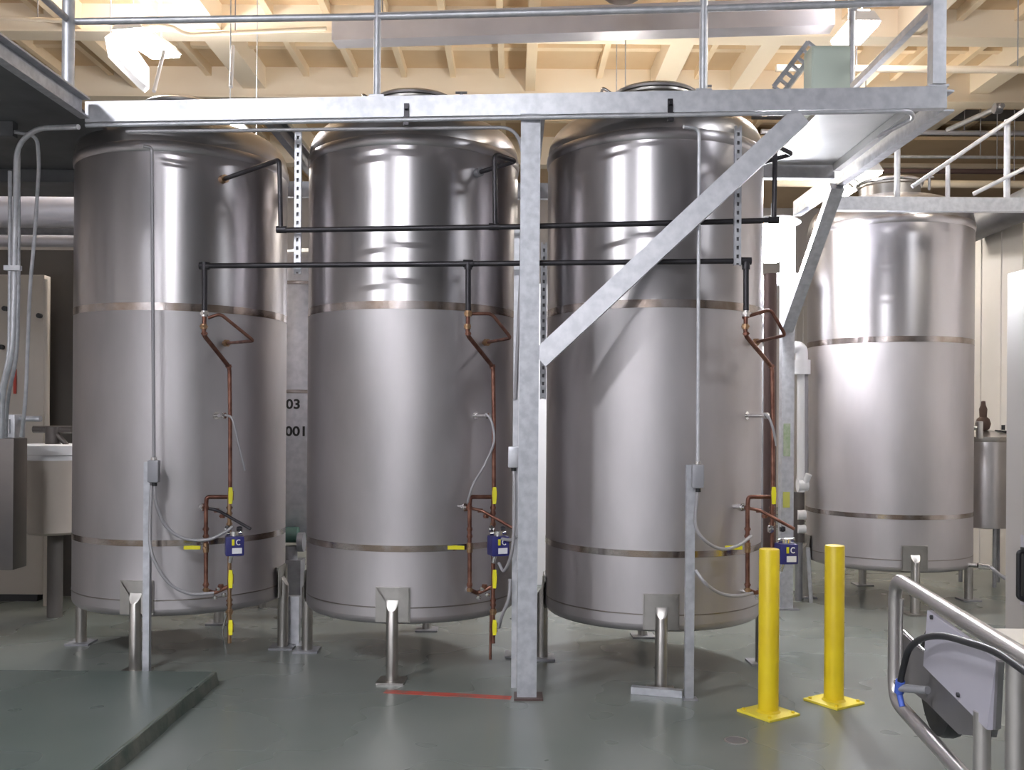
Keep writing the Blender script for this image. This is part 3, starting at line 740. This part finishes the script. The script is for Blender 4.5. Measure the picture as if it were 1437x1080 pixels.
# ------------------------------------------------------------ foreground guard frame, lower right
def FX(px, py, dx=0.0):
    """a point of the guard's side plane"""
    # plane through (1.165,2.90) and (1.036,1.955) seen from above
    x0,y0,x1,y1 = 1.160,2.90,1.034,1.955
    u = (px-CX)/F; v = (HY-py)/F; dd = Vector((u*CR-v*SR, 1, u*SR+v*CR))
    # intersect
    ex, ey = x1-x0, y1-y0
    t = ((x0+dx)*ey - y0*ex)/(dd.x*ey - ex)
    return Vector((dd.x*t, t, EYE+dd.z*t))
gf = thing('machine_guard', Vector((1.1,2.3,0)), 'steel tube guard frame with plates in the lower right corner', 'guard')
tp = FX(1266,816); zt = tp.z
pl_ = FX(1252,905)
lt = FX(1256,836); lb = FX(1248,960); bt = FX(1272,1000); zb = bt.z
far = Vector((lt.x, lt.y, zt))
dirp = Vector((1.034-1.160, 1.955-2.90, 0)).normalized()
TRr = .0195
fb = Vector((far.x, far.y, zb))
m = MB(); m.ell([far+dirp*1.5, far, fb, fb+dirp*1.5], TRr, 18, bend=.075); m.build('frame_tube', M['rail'], gf)
m = MB(); m.ell([far+dirp*.08+Vector((0,0,-.05)), far+dirp*.07+Vector((0,0,-.12)), fb+dirp*.07+Vector((0,0,.05))], .006, 10); m.build('inner_rod', M['rail'], gf)
# cross legs going down to the floor
for px in (1378, 1424):
    q = FX(px, 1040); h0 = zt-.02 if px == 1424 else zb
    off = Vector((.0,0,0)) if px == 1378 else Vector((-.02,-.04,0))
    m = MB(); m.cyl(Vector((q.x,q.y,.03))+off, Vector((q.x,q.y, zt if px == 1424 else zb+.19))+off, TRr*.95, 16); lg = m.build('leg', M['rail'], gf)
    m = MB(); m.cyl(Vector((q.x,q.y,0))+off, Vector((q.x,q.y,.03))+off, .03, 16); m.build('foot', M['black'], lg)
# plates
pn = Vector((dirp.y, -dirp.x, 0)); pn = pn if pn.x < 0 else -pn     # towards the left, facing the viewer
m = MB(); m.poly([FX(1308,856), FX(1406,926), FX(1393,1024), FX(1302,934)], pn*.012); pa = m.build('side_plate', M['plate_li'], gf)
m = MB(); m.poly([FX(1406,926)+pn*.012, FX(1410,929)+pn*.012, FX(1397,1022), FX(1393,1024)], (.012,.0,0)); m.build('plate_fold', M['plate_dk'], gf)
m = MB(); m.poly([FX(1262,884,.025), FX(1398,1006,.025), FX(1392,1034,.025), FX(1345,1030,.025), FX(1300,985,.025), FX(1260,955,.025)], pn*-.010); m.build('side_plate', M['plate_dk'], gf)
m = MB(); m.tube([FX(1263,880,.02), FX(1300,915,.02)], .004, 8); m.build('edge_rod', M['chrome'], gf)
for q in ((1316,866),(1354,975)):
    c = FX(*q)+pn*.013; m = MB(); m.cyl(c, c+pn*.006, .006, 6); m.build('bolt', M['black'], pa)
for q in ((1259,893),(1260,912),(1259,930),(1263,957),(1268,968)):
    c = FX(q[0],q[1],.01)+pn*.01; m = MB(); m.sphere(c, .009); m.build('bolt', M['chrome'], gf)
# wheel behind the plates
wc = FX(1324,955,.09)
m = MB(); e1 = dirp; 
def disc(mb, c, r, w, n=40):
    A = []; B = []
    prof = [(r*.86,-w/2),(r*.97,-w/2),(r,-w/4),(r,w/4),(r*.97,w/2),(r*.86,w/2)]
    rings = []
    for rad, off in prof:
        rings.append([mb.bm.verts.new(c + e1*rad*math.cos(2*PI*j/n) + up*rad*math.sin(2*PI*j/n) + pn*off) for j in range(n)])
    for i in range(len(rings)-1):
        for j in range(n):
            f = mb.bm.faces.new((rings[i][j], rings[i][(j+1)%n], rings[i+1][(j+1)%n], rings[i+1][j])); f.smooth = True
    mb.bm.faces.new(rings[0]); mb.bm.faces.new(rings[-1])
disc(m, wc, .155, .05); m.build('wheel', M['black'], gf)
m = MB(); m.cyl(wc-pn*.04, wc+pn*.035, .02, 16); m.build('axle', M['galv_dk'], gf)
# hose with blue plug
m = MB(); m.curve([FX(1289,962)+pn*.05, FX(1294,940)+pn*.05, FX(1303,912)+pn*.05, FX(1322,897)+pn*.05, FX(1352,893)+pn*.05, FX(1392,902)+pn*.05, FX(1437,917)+pn*.05, FX(1490,950)+pn*.05], .0085, 12)
ho = m.build('hose', M['black']); tag(ho, 'black rubber hose arching over the guard frame in the lower right corner', 'hose')
m = MB(); m.cyl(FX(1290,956)+pn*.05, FX(1288,972)+pn*.05, .013, 12); m.cyl(FX(1288,972)+pn*.05, FX(1290,992)+pn*.045, .008, 10); k = m.build('plug', M['blue_plug'], ho); k['label'] = 'blue hose plug'
m = MB(); m.cyl(FX(1289,966)+pn*.05, FX(1302,968)+pn*.0, .011, 12); m.build('fitting', M['galv_dk'], ho)
# beige bench top and machine body to the right
m = MB()
b0 = at(1384,881,y=3.75)
bt_ = thing('work_bench', (b0.x+.5,3.5,0), 'bench with a beige top behind the guard frame, at the right edge', 'bench')
zz = b0.z
m.box((b0.x+.55, 3.5, zz-.015), (1.1,.5,.03), bev=.004); m.build('bench_top', M['beige'], bt_)
m = MB(); m.box((b0.x+.62, 3.5, (zz-.03+.1)/2), (.9,.42,zz-.13)); m.build('cabinet_body', M['plate_dk'], bt_)
m = MB(); m.box((b0.x+.62, 3.5, .05), (.8,.36,.1)); m.build('plinth', M['black'], bt_)
# big grey cabinet
cz = at(1411,384,y=5.2)
ct_ = thing('control_cabinet', (cz.x+.3,4.6,0), 'tall grey control cabinet with a black handle at the right edge', 'cabinet')
m = MB(); m.box((cz.x+.31, 4.6, cz.z/2+.04), (.6,1.2,cz.z-.08), bev=.006); m.build('housing', M['cab'], ct_)
m = MB(); m.box((cz.x+.31, 4.6, .04), (.54,1.14,.08)); m.build('plinth', M['black'], ct_)
m = MB(); m.box((cz.x+.004, 4.6, cz.z/2+.04), (.012,1.14,cz.z-.14), bev=.004); dr = m.build('door', M['cab'], ct_)
ha = at(1432,806,x=cz.x-.03)
m = MB(); m.box((cz.x-.004, ha.y-.02, ha.z+.02), (.006,.13,.36)); m.build('label_plate', M['plate_li'], dr)
m = MB(); m.ell([ha+Vector((.03,0,.12)), ha+Vector((-.01,0,.12)), ha+Vector((-.01,0,-.12)), ha+Vector((.03,0,-.12))], .012, bend=.02); m.box(ha+Vector((.018,0,0)), (.012,.06,.28), bev=.004); m.build('handle', M['black'], dr)

# ------------------------------------------------------------ background, right
def hang(o, pts):
    for p in pts:
        h = MB(); h.cyl(p, Vector((p.x,p.y,ZC)), .006, 6); h.build('hanger', M['galv_dk'], o)
def hpipe(px0, py0, px1, py1, d, r, mt, label, name='pipe', d1=None):
    m = MB(); m.cyl(at(px0,py0,y=d), at(px1,py1,y=d1 or d), r, 14); o = m.build(name, M[mt]); tag(o, label, 'pipe', 'pipes under the roof'); return o
z_ = at(1300,97,y=9.6).z; m = MB(); m.cyl(Vector((2.6,9.6,z_)), Vector((XR-.005,9.6,z_)), .036, 14); o = m.build('pipe', M['creamw']); tag(o, 'cream pipe under the roof behind the pale green box', 'pipe', 'pipes under the roof'); hang(o, [Vector((3.4,9.6,z_+.036)), Vector((5.0,9.6,z_+.036))])
# second platform by the far tank
zq = at(1300,296,y=8.0).z
W0 = at(1170,279,y=8.0); W1 = at(1500,284,y=8.0)
m = MB(); m.channel(Vector((W0.x,8.0,zq+.06)), Vector((W1.x,8.0,zq+.06)), .06, .115, flip=-1); o = m.build('platform_beam', M['galv']); tag(o, 'galvanised channel beam across the top of the far right tank', 'beam')
rw = thing('platform_railing', Vector((W0.x,8.0,zq+.12)), 'railing with sloping handrails above the far right tank', 'railing')
zq2 = zq+.118
for px, yt, r, dd in ((1259,205,.024,8.04), (1413,168,.025,8.04), (1330,232,.02,8.5)):
    q = at(px,270,y=dd); m = MB(); m.cyl(Vector((q.x,dd,zq2)), Vector((q.x,dd,at(px,yt,y=dd).z)), r, 14); m.build('post', M['galv_hi'], rw)
for a, b in (((1280,262),(1500,112)), ((1366,272),(1500,205))):
    m = MB(); m.cyl(at(*a,y=8.04), at(*b,y=7.9), .017, 12); m.build('handrail', M['galv_hi'], rw)
# dark duct at the right above the siding
m = MB(); m.cyl(at(1362,322,y=11.0), at(1500,258,y=8.6), .15, 24); o = m.build('duct', M['deck_dark']); tag(o, 'dark round duct sloping past the top right of the far tank', 'duct')
# roof pipes far right
for i_, (y_, r, mt, lb, nm) in enumerate(((186,.035,'duct','grey pipe under the roof, right of the platform end','pipe'), (220,.022,'galv_hi','thin pale pipe under the roof above the far right tank','pipe'), (240,.035,'red','dark red sprinkler pipe above the far right tank','pipe'), (258,.05,'creamw','cream pipe low behind the lid of the far right tank','pipe'))):
    d_ = 13.3-.25*i_; z_ = at(1300,y_,y=d_).z
    m = MB(); m.cyl(Vector((3.4,d_,z_)), Vector((XR-.005,d_,z_)), r, 12); o = m.build('pipe', M[mt] if mt != 'red' else M['brown']); tag(o, lb, 'pipe', 'pipes under the roof')
    hang(o, [Vector((4.0+.1*i_,d_,z_+r)), Vector((6.2+.1*i_,d_,z_+r))])
m = MB(); zz_ = at(1380,160,y=13.8).z; m.bar(Vector((3.4,13.8,zz_)), Vector((XR-.005,13.8,zz_)), .10, .17); o = m.build('roof_beam', M['deck_dark']); tag(o, 'dark steel beam under the roof at the upper right', 'beam')
m = MB(); m.cyl(at(1407,148,y=10.8), at(1330,182,y=11.9), .03, 10); m.cyl(at(1395,152,y=10.9), at(1405,152,y=10.9), .06, 10); o = m.build('pipe', M['galv_dk']); tag(o, 'short grey pipe hanging below the dark roof beam at the upper right', 'pipe', 'pipes under the roof')
# lower roof panels seen behind (lean-to)
m = MB(); za_ = at(1300,196,y=13.95).z; m.poly([Vector((2.6,13.95,za_)), Vector((XR-.01,13.95,za_)), Vector((XR-.01,YB-.01,za_)), Vector((2.6,YB-.01,za_))], (0,0,.05)); o = m.build('roof_panel', M['tan']); tag(o, 'tan lower roof boards behind the sloping handrails', 'roof panel')
# small tank behind
sc_ = at(1402,745,y=9.6); 
st = thing('small_tank', (sc_.x,9.9,0), 'small grey tank with a rusty valve on top, right of the far tank', 'tank')
zt_ = at(1400,606,y=9.6).z; zb_ = at(1400,742,y=9.6).z
m = MB(); m.lathe([(.05,zb_-.03),(.28,zb_),(.28,zt_-.10),(.27,zt_-.05),(.16,zt_),(0,zt_+.02)], (sc_.x,9.9,0), 40); m.build('shell', M['steel_head'], st)
m = MB(); m.lathe([(.28,zt_-.10),(.288,zt_-.09),(.288,zt_-.05),(.27,zt_-.045)], (sc_.x,9.9,0), 40); m.build('rim', M['leg'], st)
for a in range(3):
    q = Vector((sc_.x+.22*math.cos(a*2.1+.5), 9.9+.22*math.sin(a*2.1+.5), 0)); m = MB(); m.cyl(q, q+Vector((0,0,zb_+.03)), .02, 10); m.build('leg', M['galv_dk'], st)
vx = at(1383,590,y=9.8); m = MB(); m.lathe([(.035,-.12),(.03,-.02),(.06,0),(.075,.05),(.06,.10),(.035,.12),(.04,.2),(.025,.24),(.02,.28),(0,.285)], (vx.x,9.85,zt_+.03), 20); m.build('valve', M['brownv'], st)
m = MB(); m.bar(Vector((vx.x+.10,9.8,zt_+.0)), Vector((vx.x+.26,9.8,zt_-.01)), .03, .04); m.cyl(Vector((vx.x+.18,9.8,zt_+.02)), Vector((vx.x+.18,9.8,zt_+.07)), .018, 8); m.build('valve_lever', M['black'], st)
# hose & coupling at the far tank's foot
c = at(1372,793,y=8.5); w = into(c, 3, .01)
t = thing('drain_coupling', c, 'bright coupling and hose at the foot of the far right tank', 'hose')
m = MB(); m.cyl(w, c, .022, 12); m.cyl(c, c+Vector((.1,-.02,-.01)), .026, 12); m.build('coupling', M['chrome'], t)
m = MB(); m.curve([c+Vector((.1,-.02,-.01)), at(1392,797,y=8.42), at(1412,812,y=8.4), at(1450,830,y=8.4)], .016); m.build('hose', M['conduit'], t)
# gauge on side of far tank
c = at(1370,600,y=8.95); w = into(c,3,.01); m = MB(); m.cyl(w, c+Vector((.03,-.02,0)), .02, 12); m.box(c+Vector((.02,-.02,-.02)), (.05,.05,.16), bev=.01); o = m.build('level_switch', M['leg']); tag(o, 'small level switch on the right side of the far right tank', 'switch')

# white pipe, valves between the third and far tank
wp = thing('white_pipe', at(1124,700,y=8.9), 'white plastic pipe with valves left of the far right tank', 'pipe')
def wpipe(pts, r, mt='white', nm='pipe_run', n=16):
    m = MB(); m.ell(pts, r, n) if len(pts) > 2 else m.cyl(pts[0], pts[1], r, n); return m.build(nm, M[mt], wp)
yw = 8.9
wpipe([at(1108,487,y=yw), at(1125,487,y=yw), at(1125,520,y=yw)], .055)
wpipe([at(1124,505,y=yw), at(1124,525,y=yw)], .085, 'white', 'coupling')
wpipe([at(1124,520,y=yw), at(1124,690,y=yw)], .036)
wpipe([at(1131,525,y=yw), at(1131,670,y=yw)], .022, 'conduit', 'thin_pipe', 10)
wpipe([at(1124,690,y=yw), at(1135,665,y=yw-.05)], .03, 'white', 'elbow')
wpipe([at(1119,680,y=yw), at(1133,680,y=yw)], .06, 'white', 'valve_body')
wpipe([at(1121,690,y=yw), at(1121,760,y=yw)], .05, 'cab_dk', 'filter_body')
wpipe([at(1119,722,y=yw-.04), at(1130,722,y=yw-.04)], .045, 'white', 'coupling')
wpipe([at(1119,742,y=yw-.04), at(1130,742,y=yw-.04)], .04, 'white', 'coupling')
p = at(1121,800,y=yw); wpipe([Vector((p.x,yw,0)), at(1121,756,y=yw)], .035, 'galv_dk', 'stand')
p = at(1134,770,y=yw); wpipe([Vector((p.x,yw-.1,0)), at(1134,768,y=yw-.1)], .018, 'galv', 'stand')
# brown standpipe behind third tank
p = at(1081,690,y=7.3)
m = MB(); m.cyl(Vector((p.x,7.3,0)), at(1081,384,y=7.3), .048, 18); o = m.build('standpipe', M['brown']); tag(o, 'dark brown standpipe behind the right edge of the third tank', 'pipe')
# bright insulated pipes & work lamp
bi = thing('insulated_pipe', at(1104,480,y=8.1), 'glaring white insulated pipe under the platform, beside the bright lamp', 'pipe')
m = MB(); m.ell([at(1068,500,y=9.0), at(1068,392,y=9.0), at(1125,392,y=9.0)], .06, 16); m.cyl(at(1082,500,y=9.05), at(1082,400,y=9.05), .045, 14); m.build('pipe_run', M['white'], bi)
m = MB()
for yy in (400,425,452,475): m.cyl(at(1066,yy,y=8.93), at(1074,yy,y=8.93), .045, 12)
m.build('flange', M['galv_dk'], bi)
m = MB(); q = at(1068,500,y=9.0); m.cyl(Vector((q.x,9.0,0)), q, .03, 12); m.build('stand', M['galv_dk'], bi)
lc = at(1083,338,y=8.25)
t = thing('work_lamp', lc, 'glaring work lamp hanging under the deck plate, right of the third tank', 'lamp')
m = MB(); m.box(lc+Vector((0,0,0)), (.17,.17,.36), bev=.04); m.build('diffuser', M['lamp_b'], t)
m = MB(); m.lathe([(0,.185),(.22,.175),(.24,.16),(.24,.15),(.22,.165),(0,.175)], lc, 32); m.cyl(lc+Vector((0,0,.18)), Vector((lc.x,lc.y,ZP+.06)), .008, 8); m.build('housing', M['galv'], t)  # wide cap added to keep the lamp's light off the deck plate

# cable bundle
m = MB()
# ------------------------------------------------------------ background between tanks
# painted tank with numbers
ny = 8.75; nx = at(413,600,y=ny-.7).x
nt_ = thing('numbered_tank', (nx,ny,0), 'pale steel tank with black numbers behind the gap between the two left tanks', 'tank')
m = MB(); m.lathe([(.1,.62),(.62,.66),(.66,.72),(.66,2.95),(.6,3.05),(.2,3.15),(0,3.16)], (nx,ny,0), 64); m.build('shell', M['creamtank'] if False else M['galv_hi'], nt_)
for zz in (at(413,396,y=ny-.66).z, at(413,549,y=ny-.66).z):
    m = MB(); m.lathe([(.66,zz-.015),(.667,zz-.01),(.667,zz+.01),(.66,zz+.015)], (nx,ny,0), 64); m.build('seam_band', M['weld'], nt_)
for a in range(4):
    q = Vector((nx+.5*math.cos(a*PI/2+.8), ny+.5*math.sin(a*PI/2+.8), 0)); m = MB(); m.cyl(q, q+Vector((0,0,.68)), .035, 12); m.build('leg', M['leg'], nt_)
def text_on(s, pxl, pyb, hpx, par, R, c, font=None):
    cu = bpy.data.curves.new('txt', 'FONT'); cu.body = s; cu.size = 1; cu.offset = .028
    o = bpy.data.objects.new('txt', cu); C.objects.link(o)
    dg = bpy.context.evaluated_depsgraph_get(); me = bpy.data.meshes.new_from_object(o.evaluated_get(dg))
    bpy.data.objects.remove(o)
    p0 = at(pxl, pyb, y=c[1]-R); p1 = at(pxl, pyb-hpx, y=c[1]-R); H = (p1.z-p0.z)/.70
    bm = bmesh.new(); bm.from_mesh(me)
    bmesh.ops.triangulate(bm, faces=bm.faces); bmesh.ops.subdivide_edges(bm, edges=bm.edges, cuts=1)
    for v in bm.verts:
        a = (p0.x-c[0])/R + v.co.x*1.12*H/R
        v.co = Vector((c[0]+(R+.002)*math.sin(a), c[1]-(R+.002)*math.cos(a), p0.z+v.co.y*H))
    r = bmesh.ops.solidify(bm, geom=bm.faces[:], thickness=.001) if False else None
    w = MB(); w.bm.free(); w.bm = bm
    k = w.build('lettering', M['ink'], par); k['label'] = 'black painted numbers'
text_on('03', 401, 573, 13, nt_, .66, (nx,ny))
text_on('001', 400, 611, 13, nt_, .66, (nx,ny))
# green pump under it
pc = at(410,750,y=8.0)
pt_ = thing('pump', (pc.x,8.0,0), 'small green pump with a grey body in the gap between the two left tanks', 'pump')
m = MB(); m.cyl(pc+Vector((-.14,0,0)), pc+Vector((.05,0,0)), .065, 20); m.build('motor', M['green'], pt_)
m = MB(); m.cyl(pc+Vector((.05,0,-.06)), pc+Vector((.1,0,-.06)), .08, 20); m.cyl(pc+Vector((.0,-.02,-.09)), pc+Vector((.0,-.02,-.2)), .05, 16); m.build('pump_body', M['galv_dk'], pt_)
m = MB(); m.box((pc.x,8.0,(pc.z-.2)/2), (.18,.18,pc.z-.2)); m.build('stand', M['galv_dk'], pt_)
q = at(410,905,z=0)
m = MB(); m.box((q.x,q.y+.02,.18), (.10,.06,.35)); m.box((q.x,q.y+.02,.006), (.16,.14,.012)); o = m.build('floor_pedestal', M['galv_hi']); tag(o, 'short bright steel pedestal on the floor between the legs of the two left tanks', 'pedestal')
# pale machine in the gap behind the column
g0 = at(742,420,y=9.6)
m = MB(); m.box((g0.x,9.9,1.5), (.9,.6,3.0), bev=.02); o = m.build('pale_cabinet', M['white']); tag(o, 'pale cabinet glimpsed behind the gap between the middle and third tanks', 'cabinet')

# ------------------------------------------------------------ left side
# horizontal ducts
def duct(py, d, r, mt, lb, nm='duct', xr=-2.2):
    p = at(50,py,y=d); m = MB(); m.cyl(Vector((XL+.4,d,p.z)), Vector((xr,d,p.z)), r, 28); o = m.build(nm, M[mt]); tag(o, lb, nm, 'horizontal ducts behind the left tank')
duct(297,9.2,.15,'duct','large pale duct running behind the left tank under the walkway', xr=-3.0)
duct(338,9.0,.055,'duct','smaller pale pipe below the large duct at the left', 'pipe', xr=-3.0)
duct(325,9.5,.07,'galv_dk','dull dark pipe between the two pale ducts at the left', 'pipe', xr=-3.0)
m = MB(); m.box((-5.3,9.4,at(50,262,y=9.4).z), (4.6,.12,.14)); o = m.build('roof_beam', M['deck_dark']); tag(o, 'dark beam above the large pale duct at the left', 'beam')
m = MB(); p0 = at(57,190,y=7.6); p1 = at(104,214,y=8.3); m.bar(p0, p1, .05, .06); o = m.build('sloping_pipe', M['galv_hi']); tag(o, 'pale slanting strut under the walkway, just left of the leftmost tank', 'strut')
# dark partition behind the left tank
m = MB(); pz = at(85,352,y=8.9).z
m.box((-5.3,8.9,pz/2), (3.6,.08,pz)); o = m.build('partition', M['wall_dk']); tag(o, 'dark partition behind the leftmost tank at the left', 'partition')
# cream machine cabinet
y_ = 8.6
c0 = at(0,385,y=y_); c1 = at(61,600,y=y_)
m = MB(); t = thing('ivory_cabinet', (c1.x-.6,y_+.3,0), 'tall ivory cabinet with dark knobs at the left edge', 'cabinet')
m.box((c1.x-.7, y_+.06, c0.z/2+.03), (1.4,.12,c0.z-.06), bev=.01); m.build('housing', M['creamtank'], t)
m = MB(); m.box((c1.x-.7, y_+.06, .03), (1.3,.1,.06)); m.build('plinth', M['black'], t)
for px, py in ((8,433),(56,443),(3,487)):
    q = at(px,py,y=y_-.01); m = MB(); m.cyl(q+Vector((0,.012,0)), q+Vector((0,-.03,0)), .022, 14); m.build('knob', M['black'], t)
q = at(21,535,y=y_-.01); m = MB(); m.box(q, (.024,.02,.22), bev=.006); k = m.build('lever', M['red'], t); k['label'] = 'red lever'
p0 = at(64,392,y=8.4); m = MB(); m.cyl(p0, at(66,610,y=8.4), .022, 12); p2 = at(66,610,y=8.4); m.cyl(p2, Vector((p2.x,8.4,0)), .022, 12); o = m.build('pipe', M['creamtank']); tag(o, 'vertical ivory pipe at the right edge of the ivory cabinet', 'pipe')
# ivory cylinder with flange
yc_ = 7.95; cc = at(78,690,y=yc_); Rr = .235
t = thing('ivory_vessel', (cc.x,yc_,0), 'ivory cylinder with a white flange between the leftmost tank and the steel box', 'vessel')
za = at(60,641,y=yc_-.2).z; zb2 = at(60,748,y=yc_-.2).z
m = MB(); m.lathe([(.0,zb2-.03),(Rr*.9,zb2-.02),(Rr,zb2),(Rr,za-.03)], (cc.x,yc_,0), 40); m.build('body', M['creamtank'], t)
m = MB(); m.lathe([(Rr-.01,za-.03),(Rr-.01,za+.01),(Rr+.01,za+.015),(Rr+.01,za+.09),(Rr-.02,za+.10),(0,za+.10)], (cc.x,yc_,0), 40); m.build('flange', M['white'], t)
m = MB(); m.cyl((cc.x,yc_,0), (cc.x,yc_,zb2-.02), .06, 16); m.build('stand', M['wall_dk'], t)
# valves on top
m = MB(); b = Vector((cc.x,yc_-.05,za+.1)); m.cyl(b, b+Vector((0,0,.14)), .06, 14); m.cyl(b+Vector((-.16,0,.12)), b+Vector((.16,0,.12)), .03, 12); m.ell([b+Vector((.02,-.02,.1)), b+Vector((.10,-.02,.02)), b+Vector((.16,-.02,-.06))], .02); m.build('valve', M['cab_dk'], t)
# steel box at left edge
yb_ = 6.9
q0 = at(39,614,y=yb_+.2); q1 = at(39,794,y=yb_+.2)
t = thing('steel_box', (q0.x-.4,yb_+.2,0), 'dark stainless steel box at the left edge of the view', 'box')
m = MB(); m.box((q0.x-.45, yb_+.1, (q0.z+q1.z)/2), (.9,.2,q0.z-q1.z), bev=.01); m.build('housing', M['cab_dk'], t)
for s in (-.8,-.45):
    m = MB(); m.box((q0.x+s, yb_+.12, q1.z/2), (.05,.05,q1.z)); m.build('leg', M['galv_dk'], t)
m = MB(); m.box((q0.x-.02-.09, yb_+.15, q0.z+.085), (.16,.16,.17), bev=.01); m.box((q0.x-.02-.09, yb_+.06, q0.z+.085), (.10,.02,.10)); m.cyl((q0.x-.35,yb_+.15,q0.z+.14), (q0.x+.12,yb_+.15,q0.z+.14), .022, 10); m.build('bracket', M['galv_hi'], t)
# conduits rising at the left
def vcond(pts, r, lb, mt='conduit'):
    m = MB(); m.ell([at(a,b,y=dd) for a,b,dd in pts], r, 12, bend=.16); o = m.build('conduit', M[mt]); tag(o, lb, 'conduit', 'conduits at the left edge')
vcond([(110,178,5.75),(50,180,5.9),(23,205,6.0),(20,400,6.0),(17,500,6.0),(4,545,6.1),(2,614,6.2)], .016, 'thick grey conduit bending down from the platform corner at the left edge', 'galv_hi')
vcond([(14,240,6.1),(14,380,6.1),(13,500,6.1),(-2,560,6.1)], .012, 'thin grey conduit close left of the thick one at the left edge', 'galv')
vcond([(26,205,6.15),(26,380,6.15),(24,500,6.15),(10,560,6.2),(8,612,6.3)], .012, 'thin grey conduit close right of the thick one at the left edge', 'galv')
vcond([(20,185,6.1),(52,190,6.2),(55,230,6.3),(48,340,6.3),(42,400,6.3),(36,560,6.3),(30,612,6.4)], .012, 'single pale conduit standing apart between the cabinet and the leftmost tank', 'galv_hi')
m = MB(); q = at(18,376,y=5.97); m.box(q, (.10,.03,.03)); o = m.build('pipe_clamp', M['galv_hi']); tag(o, 'small clamp holding the conduits at the left edge', 'clamp')

# grey duct behind the railing
a = at(470,44,y=9.7); b = at(1168,22,y=9.2)
m = MB(); m.bar(a, b, .22, .26); o = m.build('ventilation_duct', M['duct']); tag(o, 'long grey rectangular duct under the roof behind the front railing', 'duct'); hang(o, [a.lerp(b,.1)+Vector((0,0,.13)), a.lerp(b,.6)+Vector((0,0,.13))])
m = MB(); m.ell([at(-20,24,y=9.3), at(240,36,y=9.3), at(262,49,y=9.3), at(458,40,y=9.3)], .02, 10, bend=.1); o = m.build('pipe', M['creamw']); tag(o, 'thin cream pipe under the roof above the leftmost tank', 'pipe', 'pipes under the roof'); hang(o, [at(53,24,y=9.3), at(330,47,y=9.3)])
for i, (px, yt, yb3) in enumerate(((327,65,122),(230,72,128))):
    m = MB(); m.cyl(at(px,yt,y=8.6), at(px-3 if i==0 else px-14,yb3,y=8.3), .017, 10); o = m.build('pipe', M['white']); tag(o, ['white upright pipe above the gap right of the leftmost tank', 'white slanting pipe above the lid of the leftmost tank'][i], 'pipe', 'pipes under the roof')
m = MB(); m.poly([at(147,52,y=9.5), at(168,52,y=9.5), at(203,100,y=10.3), at(203,130,y=10.4), at(195,124,y=10.4), at(152,80,y=9.7)], (.05,0,.04)); o = m.build('sloping_board', M['white']); tag(o, 'white sloping board under the roof left of the glaring lamp', 'board'); hang(o, [at(155,56,y=9.55)])
q = at(873,-8,y=8.6); m = MB(); m.sphere(q, .16, (1.1,1,.45)); o = m.build('ceiling_fixture', M['brown']); tag(o, 'dark round fixture at the top edge, above the third tank', 'fixture'); hang(o, [q+Vector((0,0,.05))])

# ------------------------------------------------------------ camera and world
cam = bpy.data.cameras.new('camera'); co = bpy.data.objects.new('camera', cam); C.objects.link(co)
cam.sensor_fit = 'HORIZONTAL'; cam.sensor_width = 36; cam.lens = F/1437*36; cam.shift_y = (HY-540)/1437
co.matrix_world = Matrix(((CR,-SR,0,0),(0,0,-1,0),(SR,CR,0,EYE),(0,0,0,1)))
bpy.context.scene.camera = co
w = bpy.data.worlds.new('world'); bpy.context.scene.world = w; w.use_nodes = True
w.node_tree.nodes['Background'].inputs['Color'].default_value = (.6,.6,.65,1); w.node_tree.nodes['Background'].inputs['Strength'].default_value = .3
vs_ = bpy.context.scene.view_settings
vs_.view_transform = 'Standard'; vs_.look = 'None'; vs_.gamma = 1; vs_.exposure = 1.3; vs_.use_curve_mapping = False
